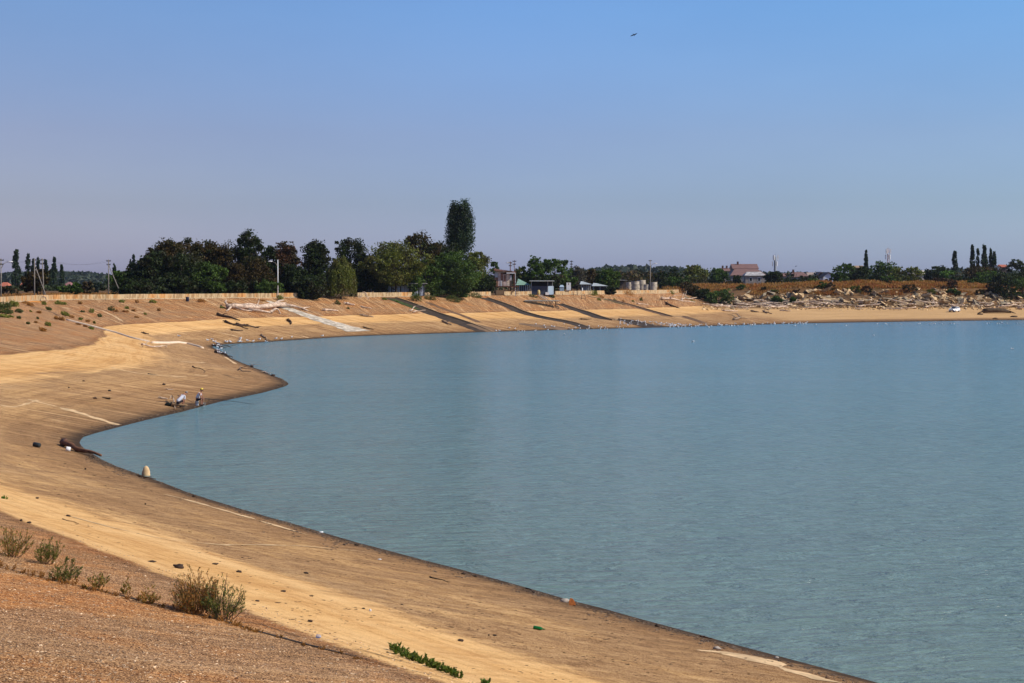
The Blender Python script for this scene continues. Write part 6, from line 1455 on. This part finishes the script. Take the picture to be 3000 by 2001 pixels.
# ------------------------------------------------------------------ small debris on the near slope
STONE = mat('dark_stone', (.055, .035, .025), var=.4, scale=8); TAN = mat('tan_stone', (.62, .42, .22), var=.15, scale=5)
def stone(u, v, w, h, label, m=STONE, cat='stone', name='stone', seed=0, k=.5):
    A = P(u, v); s2 = A.y/F; q = MB(); q.ell((0, 0, h*s2*.4), (w*s2/2, w*s2/2*.6, h*s2*.6), 10, 7, wob=k, seed=u*.37+seed); return q.obj(name, m, loc=A, smooth=True, label=label, cat=cat)
for u, v, w, h, lab in [(524, 1665, 32, 13, 'dark rock lying on the pale band behind the big bush'), (85, 1533, 13, 6, 'dark oval stone by the left weeds, larger of a pair'), (62, 1527, 8, 6, 'small dark stone left of the oval one'), (109, 1461, 10, 5, 'dark stone alone on the sandy band at left'),
 (200, 1513, 16, 5, 'flat dark piece of bark near the twig on the pale band'), (445, 1647, 24, 5, 'dark flat bark strip left of the dark rock'), (630, 1654, 20, 5, 'dark flat bark chip right of the dark rock'), (700, 1677, 18, 6, 'dark hooked bark chip above the dark green bush'), (830, 1734, 18, 5, 'flat dark stone below the pale band edge, by itself'), (897, 1681, 14, 6, 'black stone alone on the silty patch'),
 (1350, 1879, 18, 7, 'dark rounded stone near the lower sandy band'), (1450, 1863, 12, 5, 'dark stone left of the green bottle, below it'), (1432, 1862, 6, 4, 'very small dark stone beside another below the bottle'), (908, 1822, 18, 6, 'dark curved bark chip on the pale band'), (912, 1747, 14, 3, 'brown chip above the curved bark chip'), (754, 1762, 14, 4, 'thin dark chip right of the dark green bush'),
 (1045, 1599, 14, 7, 'dark clod at the near water edge, left of its twin'), (1009, 1598, 8, 4, 'little dark clod left of the water edge twins'), (1358, 1683, 14, 6, 'black stone touching the water line'), (1393, 1690, 10, 5, 'smaller black stone right of the one touching the water'), (1925, 1836, 14, 8, 'black stone at the water line right of the rusty plate'),
 (568, 1456, 10, 6, 'dark stone at the water edge past the pointed stone'), (426, 1478, 6, 4, 'tiny dark stone on the grey slope'), (250, 1376, 6, 6, 'small dark knob above the near bay shore'), (278, 1168, 12, 5, 'reddish dark chip on the slope behind the anglers'), (480, 1128, 10, 5, 'dark stone uphill of the anglers'), (321, 1146, 10, 5, 'dark chip on the slope left of the anglers'), (245, 1117, 8, 3, 'dark flat chip on the grey flat at left'), (202, 1137, 4, 4, 'tiny dark pebble on the grey flat'),
 (800, 1102, 14, 6, 'black stone at the tip of the headland shore'), (738, 1075, 12, 5, 'black stone on the headland rim near its start'), (1075, 1958, 4, 3, 'tiny dark pebble near the slab crack'), (1178, 1772, 8, 3, 'small dark chip in the middle of the near slope'), (1065, 1784, 10, 4, 'small twiggy chip left of the foam cup')]:
    stone(u, v, w, h, lab)
stone(2425, 1990, 14, 10, 'brown upright stone near the bottom of the near shore', mat('brown_stone', (.20, .12, .07)))
stone(2100, 1903, 24, 9, 'pale grey rounded stone near the water at lower right', mat('grey_stone', (.42, .36, .30)))
stone(2275, 1929, 14, 6, 'white grey stone at the water line at lower right', mat('grey_stone', (.42, .36, .30)))
stone(1654, 1765, 26, 12, 'grey stump like stone with twigs beside the rusty plate', mat('grey_stone', (.42, .36, .30)))
stone(941, 1561, 14, 5, 'white crumpled plastic piece at the near water edge', WHITEM, 'litter', 'plastic_litter'); stone(1112, 1640, 12, 3, 'thin white litter strip below the near water edge', WHITEM, 'litter', 'plastic_litter')
stone(1085, 1791, 7, 7, 'small white foam cup on the near slope', WHITEM, 'litter', 'foam_cup')
stone(780, 1783, 4, 4, 'tiny reddish chip on the slope', REDWOOD, 'debris', 'bark_chip')
# waterline grit : many small stones along the near shore
q = MB(); rr = random.Random(9); cnt = 0
WL = [(236, 1304), (293, 1346), (383, 1378), (549, 1439), (715, 1489), (893, 1547), (1021, 1586), (1340, 1669), (1659, 1758), (1940, 1835), (2169, 1901), (2527, 2001), (2700, 2050)]
WL2 = [(242, 1280), (319, 1254), (421, 1229), (561, 1197), (715, 1164), (817, 1139), (842, 1125), (817, 1107), (766, 1085), (702, 1059), (644, 1027)]
def along(W, t):
    k = t*(len(W)-1); i = min(int(k), len(W)-2); f = k-i; return W[i][0]+(W[i+1][0]-W[i][0])*f, W[i][1]+(W[i+1][1]-W[i][1])*f
rk = rk_small
for i in range(2600):
    W0_ = WL if rr.random() < .8 else WL2; u, v = along(W0_, rr.random()); off = abs(rr.gauss(0, 9))*(.25+2.2*abs(noise.noise(Vector((u*.02, v*.02, 4)))))
    v2 = v+off if W0_ is WL else v-off*.5
    p = P(u-off*.6, v2)
    if p.z < .02: continue
    vs, fs = rk[rr.randrange(16)]; k = rr.uniform(.012, .05)*(1+(p.y/60))*.6
    M = Matrix.Translation((p.x, p.y, p.z+k*.2)) @ Matrix.Rotation(rr.uniform(0, 6.28), 4, 'Z') @ Matrix.Diagonal((k*1.6, k, k*1.2, 1)); q.add([M @ c for c in vs], fs)
q.obj('shore_grit', mat('wet_grit', (.07, .045, .03), var=.5, scale=5, col2=(.16, .11, .07)), kind='stuff', label='dark wet grit and small wrack along the waterline')
q = MB()
for i in range(5200):
    u = rr.uniform(-20, 1500); v = rr.uniform(1560, 2010); p = P(u, v)
    if p.z < 3.4: continue
    vs, fs = rk[rr.randrange(16)]; k = rr.uniform(.008, .024); M = Matrix.Translation((p.x, p.y, p.z+k*.3)) @ Matrix.Rotation(rr.uniform(0, 6.28), 4, 'Z') @ Matrix.Rotation(rr.gauss(0, .4), 4, 'X') @ Matrix.Diagonal((k*1.4, k, k*1.5, 1)); q.add([M @ c for c in vs], fs)
q.obj('loose_gravel', mat('loose_chippings', (.62, .44, .27), var=.5, scale=9, col2=(.16, .09, .05)), kind='stuff', label='loose stone chippings on the rusty brown foreground slope')
q = MB()
for i in range(3600):
    u = rr.uniform(0, 2300); v = 1180+820*rr.random()**.7; p = P(u, v)
    if p.z > 3.5 or p.z < .1 or noise.noise(Vector((p.x*.35, p.y*.35, 6))) < -.12+rr.uniform(-.2, .2)+(.2 if p.z > 2.3 else 0): continue
    vs, fs = rk[rr.randrange(16)]; k = rr.uniform(.007, .020)*(.6+p.y/50)*(1.5 if rr.random() < .12 else 1); M = Matrix.Translation((p.x, p.y, p.z+k*.2)) @ Matrix.Rotation(rr.uniform(-.6, .6), 4, 'Z') @ Matrix.Diagonal((k*2.2, k*.8, k*.8, 1)); q.add([M @ c for c in vs], fs)
q.obj('bark_crumbs', mat('dark_bark_chips', (.10, .055, .03), var=.5, scale=5), kind='stuff', label='scattered bark chips and crumbs on the pale slope')
# pointed tan stone with wrack at its foot
A = P(428, 1393); s2 = A.y/F; q = MB(); n = 9
q.lathe([(.22, -.1), (.24, .0), (.23, .12), (.20, .25), (.155, .38), (.10, .47), (.03, .52)], (0, 0, 0), 14)
q.v = [(x*1.0*(1+.12*noise.noise(Vector((x*6, y*6, z*5)))), y*.7, z) for x, y, z in q.v]
q.obj('pointed_stone', TAN, loc=A, smooth=True, label='upright pointed tan stone standing at the water edge', cat='stone')
log_px('driftwood_log', (405, 1397), (456, 1404), .055, DARKWOOD, 'thin dark log lying at the foot of the pointed tan stone', 8, 2)
# cans and bottles
def lying(u, v, r, L, yaw, m, label, name, prof=None, cat='can'):
    A = P(u, v); q = MB(); prof = prof or [(r*.9, 0), (r, .04*L), (r, .96*L), (r*.9, L)]; q.lathe(prof, (0, 0, 0), 16)
    o = q.obj(name, m, smooth=True, label=label, cat=cat); n = gn(A.x, A.y); f = Vector((math.cos(yaw), math.sin(yaw), 0)); f = (f-n*f.dot(n)).normalized(); s_ = n.cross(f)
    o.matrix_world = Matrix.Translation(A+n*r*.95) @ Matrix((s_, n, f)).transposed().to_4x4(); return o
lying(98, 1308, .14, .42, R(-20), mat('black_plastic_can', (.03, .035, .035), rough=.4), 'black cylindrical canister lying on the grey slope at left', 'canister')
lying(192, 1321, .14, .26, R(20), WHITEM, 'white round canister under the thick red brown log', 'canister')
B_ = bpy.data.materials.new('green_bottle_glass'); B_.use_nodes = True; bb = B_.node_tree.nodes['Principled BSDF']; bb.inputs['Base Color'].default_value = (.01, .20, .03, 1); bb.inputs['Roughness'].default_value = .08; bb.inputs['Transmission Weight'].default_value = .35
lying(1562, 1843, .047, .29, R(-10), B_, 'green glass bottle lying on the near silty slope', 'bottle', [(.040, 0), (.047, .01), (.047, .17), (.040, .20), (.017, .235), (.015, .28), (.018, .285), (.018, .29)], 'bottle')
B2 = bpy.data.materials.new('clear_plastic'); B2.use_nodes = True; bb = B2.node_tree.nodes['Principled BSDF']; bb.inputs['Base Color'].default_value = (.85, .85, .95, 1); bb.inputs['Roughness'].default_value = .12; bb.inputs['Transmission Weight'].default_value = .7
lying(926, 1868, .036, .10, R(-15), B2, 'clear plastic bottle bottom lying between the slab crack and the pale band', 'plastic_bottle', [(.030, 0), (.036, .01), (.036, .06), (.024, .09), (.012, .10)], 'bottle')
# rusty plate
A = P(1676, 1774); q = MB(); q.add([(-.09, 0, 0), (.12, .02, 0), (.10, .03, .10), (.02, .03, .21), (-.06, .02, .23), (-.10, .01, .12), (-.09, .03, 0), (.12, .05, 0), (.10, .06, .10), (.02, .06, .21), (-.06, .05, .23), (-.10, .04, .12)], [(0, 1, 2, 3, 4, 5), (11, 10, 9, 8, 7, 6), (0, 6, 7, 1), (1, 7, 8, 2), (2, 8, 9, 3), (3, 9, 10, 4), (4, 10, 11, 5), (5, 11, 6, 0)])
q.obj('rusty_plate', mat('orange_rust', (.45, .14, .035), var=.3, scale=12), loc=A, label='upright orange rusty plate at the near water edge', cat='metal plate')
log_px('driftwood_log', (2052, 1866), (2088, 1874), .03, REDWOOD, 'small reddish stick at the water line, lower right', 12, 1)
log_px('driftwood_log', (1540, 1725), (1570, 1738), .02, DARKWOOD, 'thin dark stick at the water line left of the rusty plate', 13, 0)
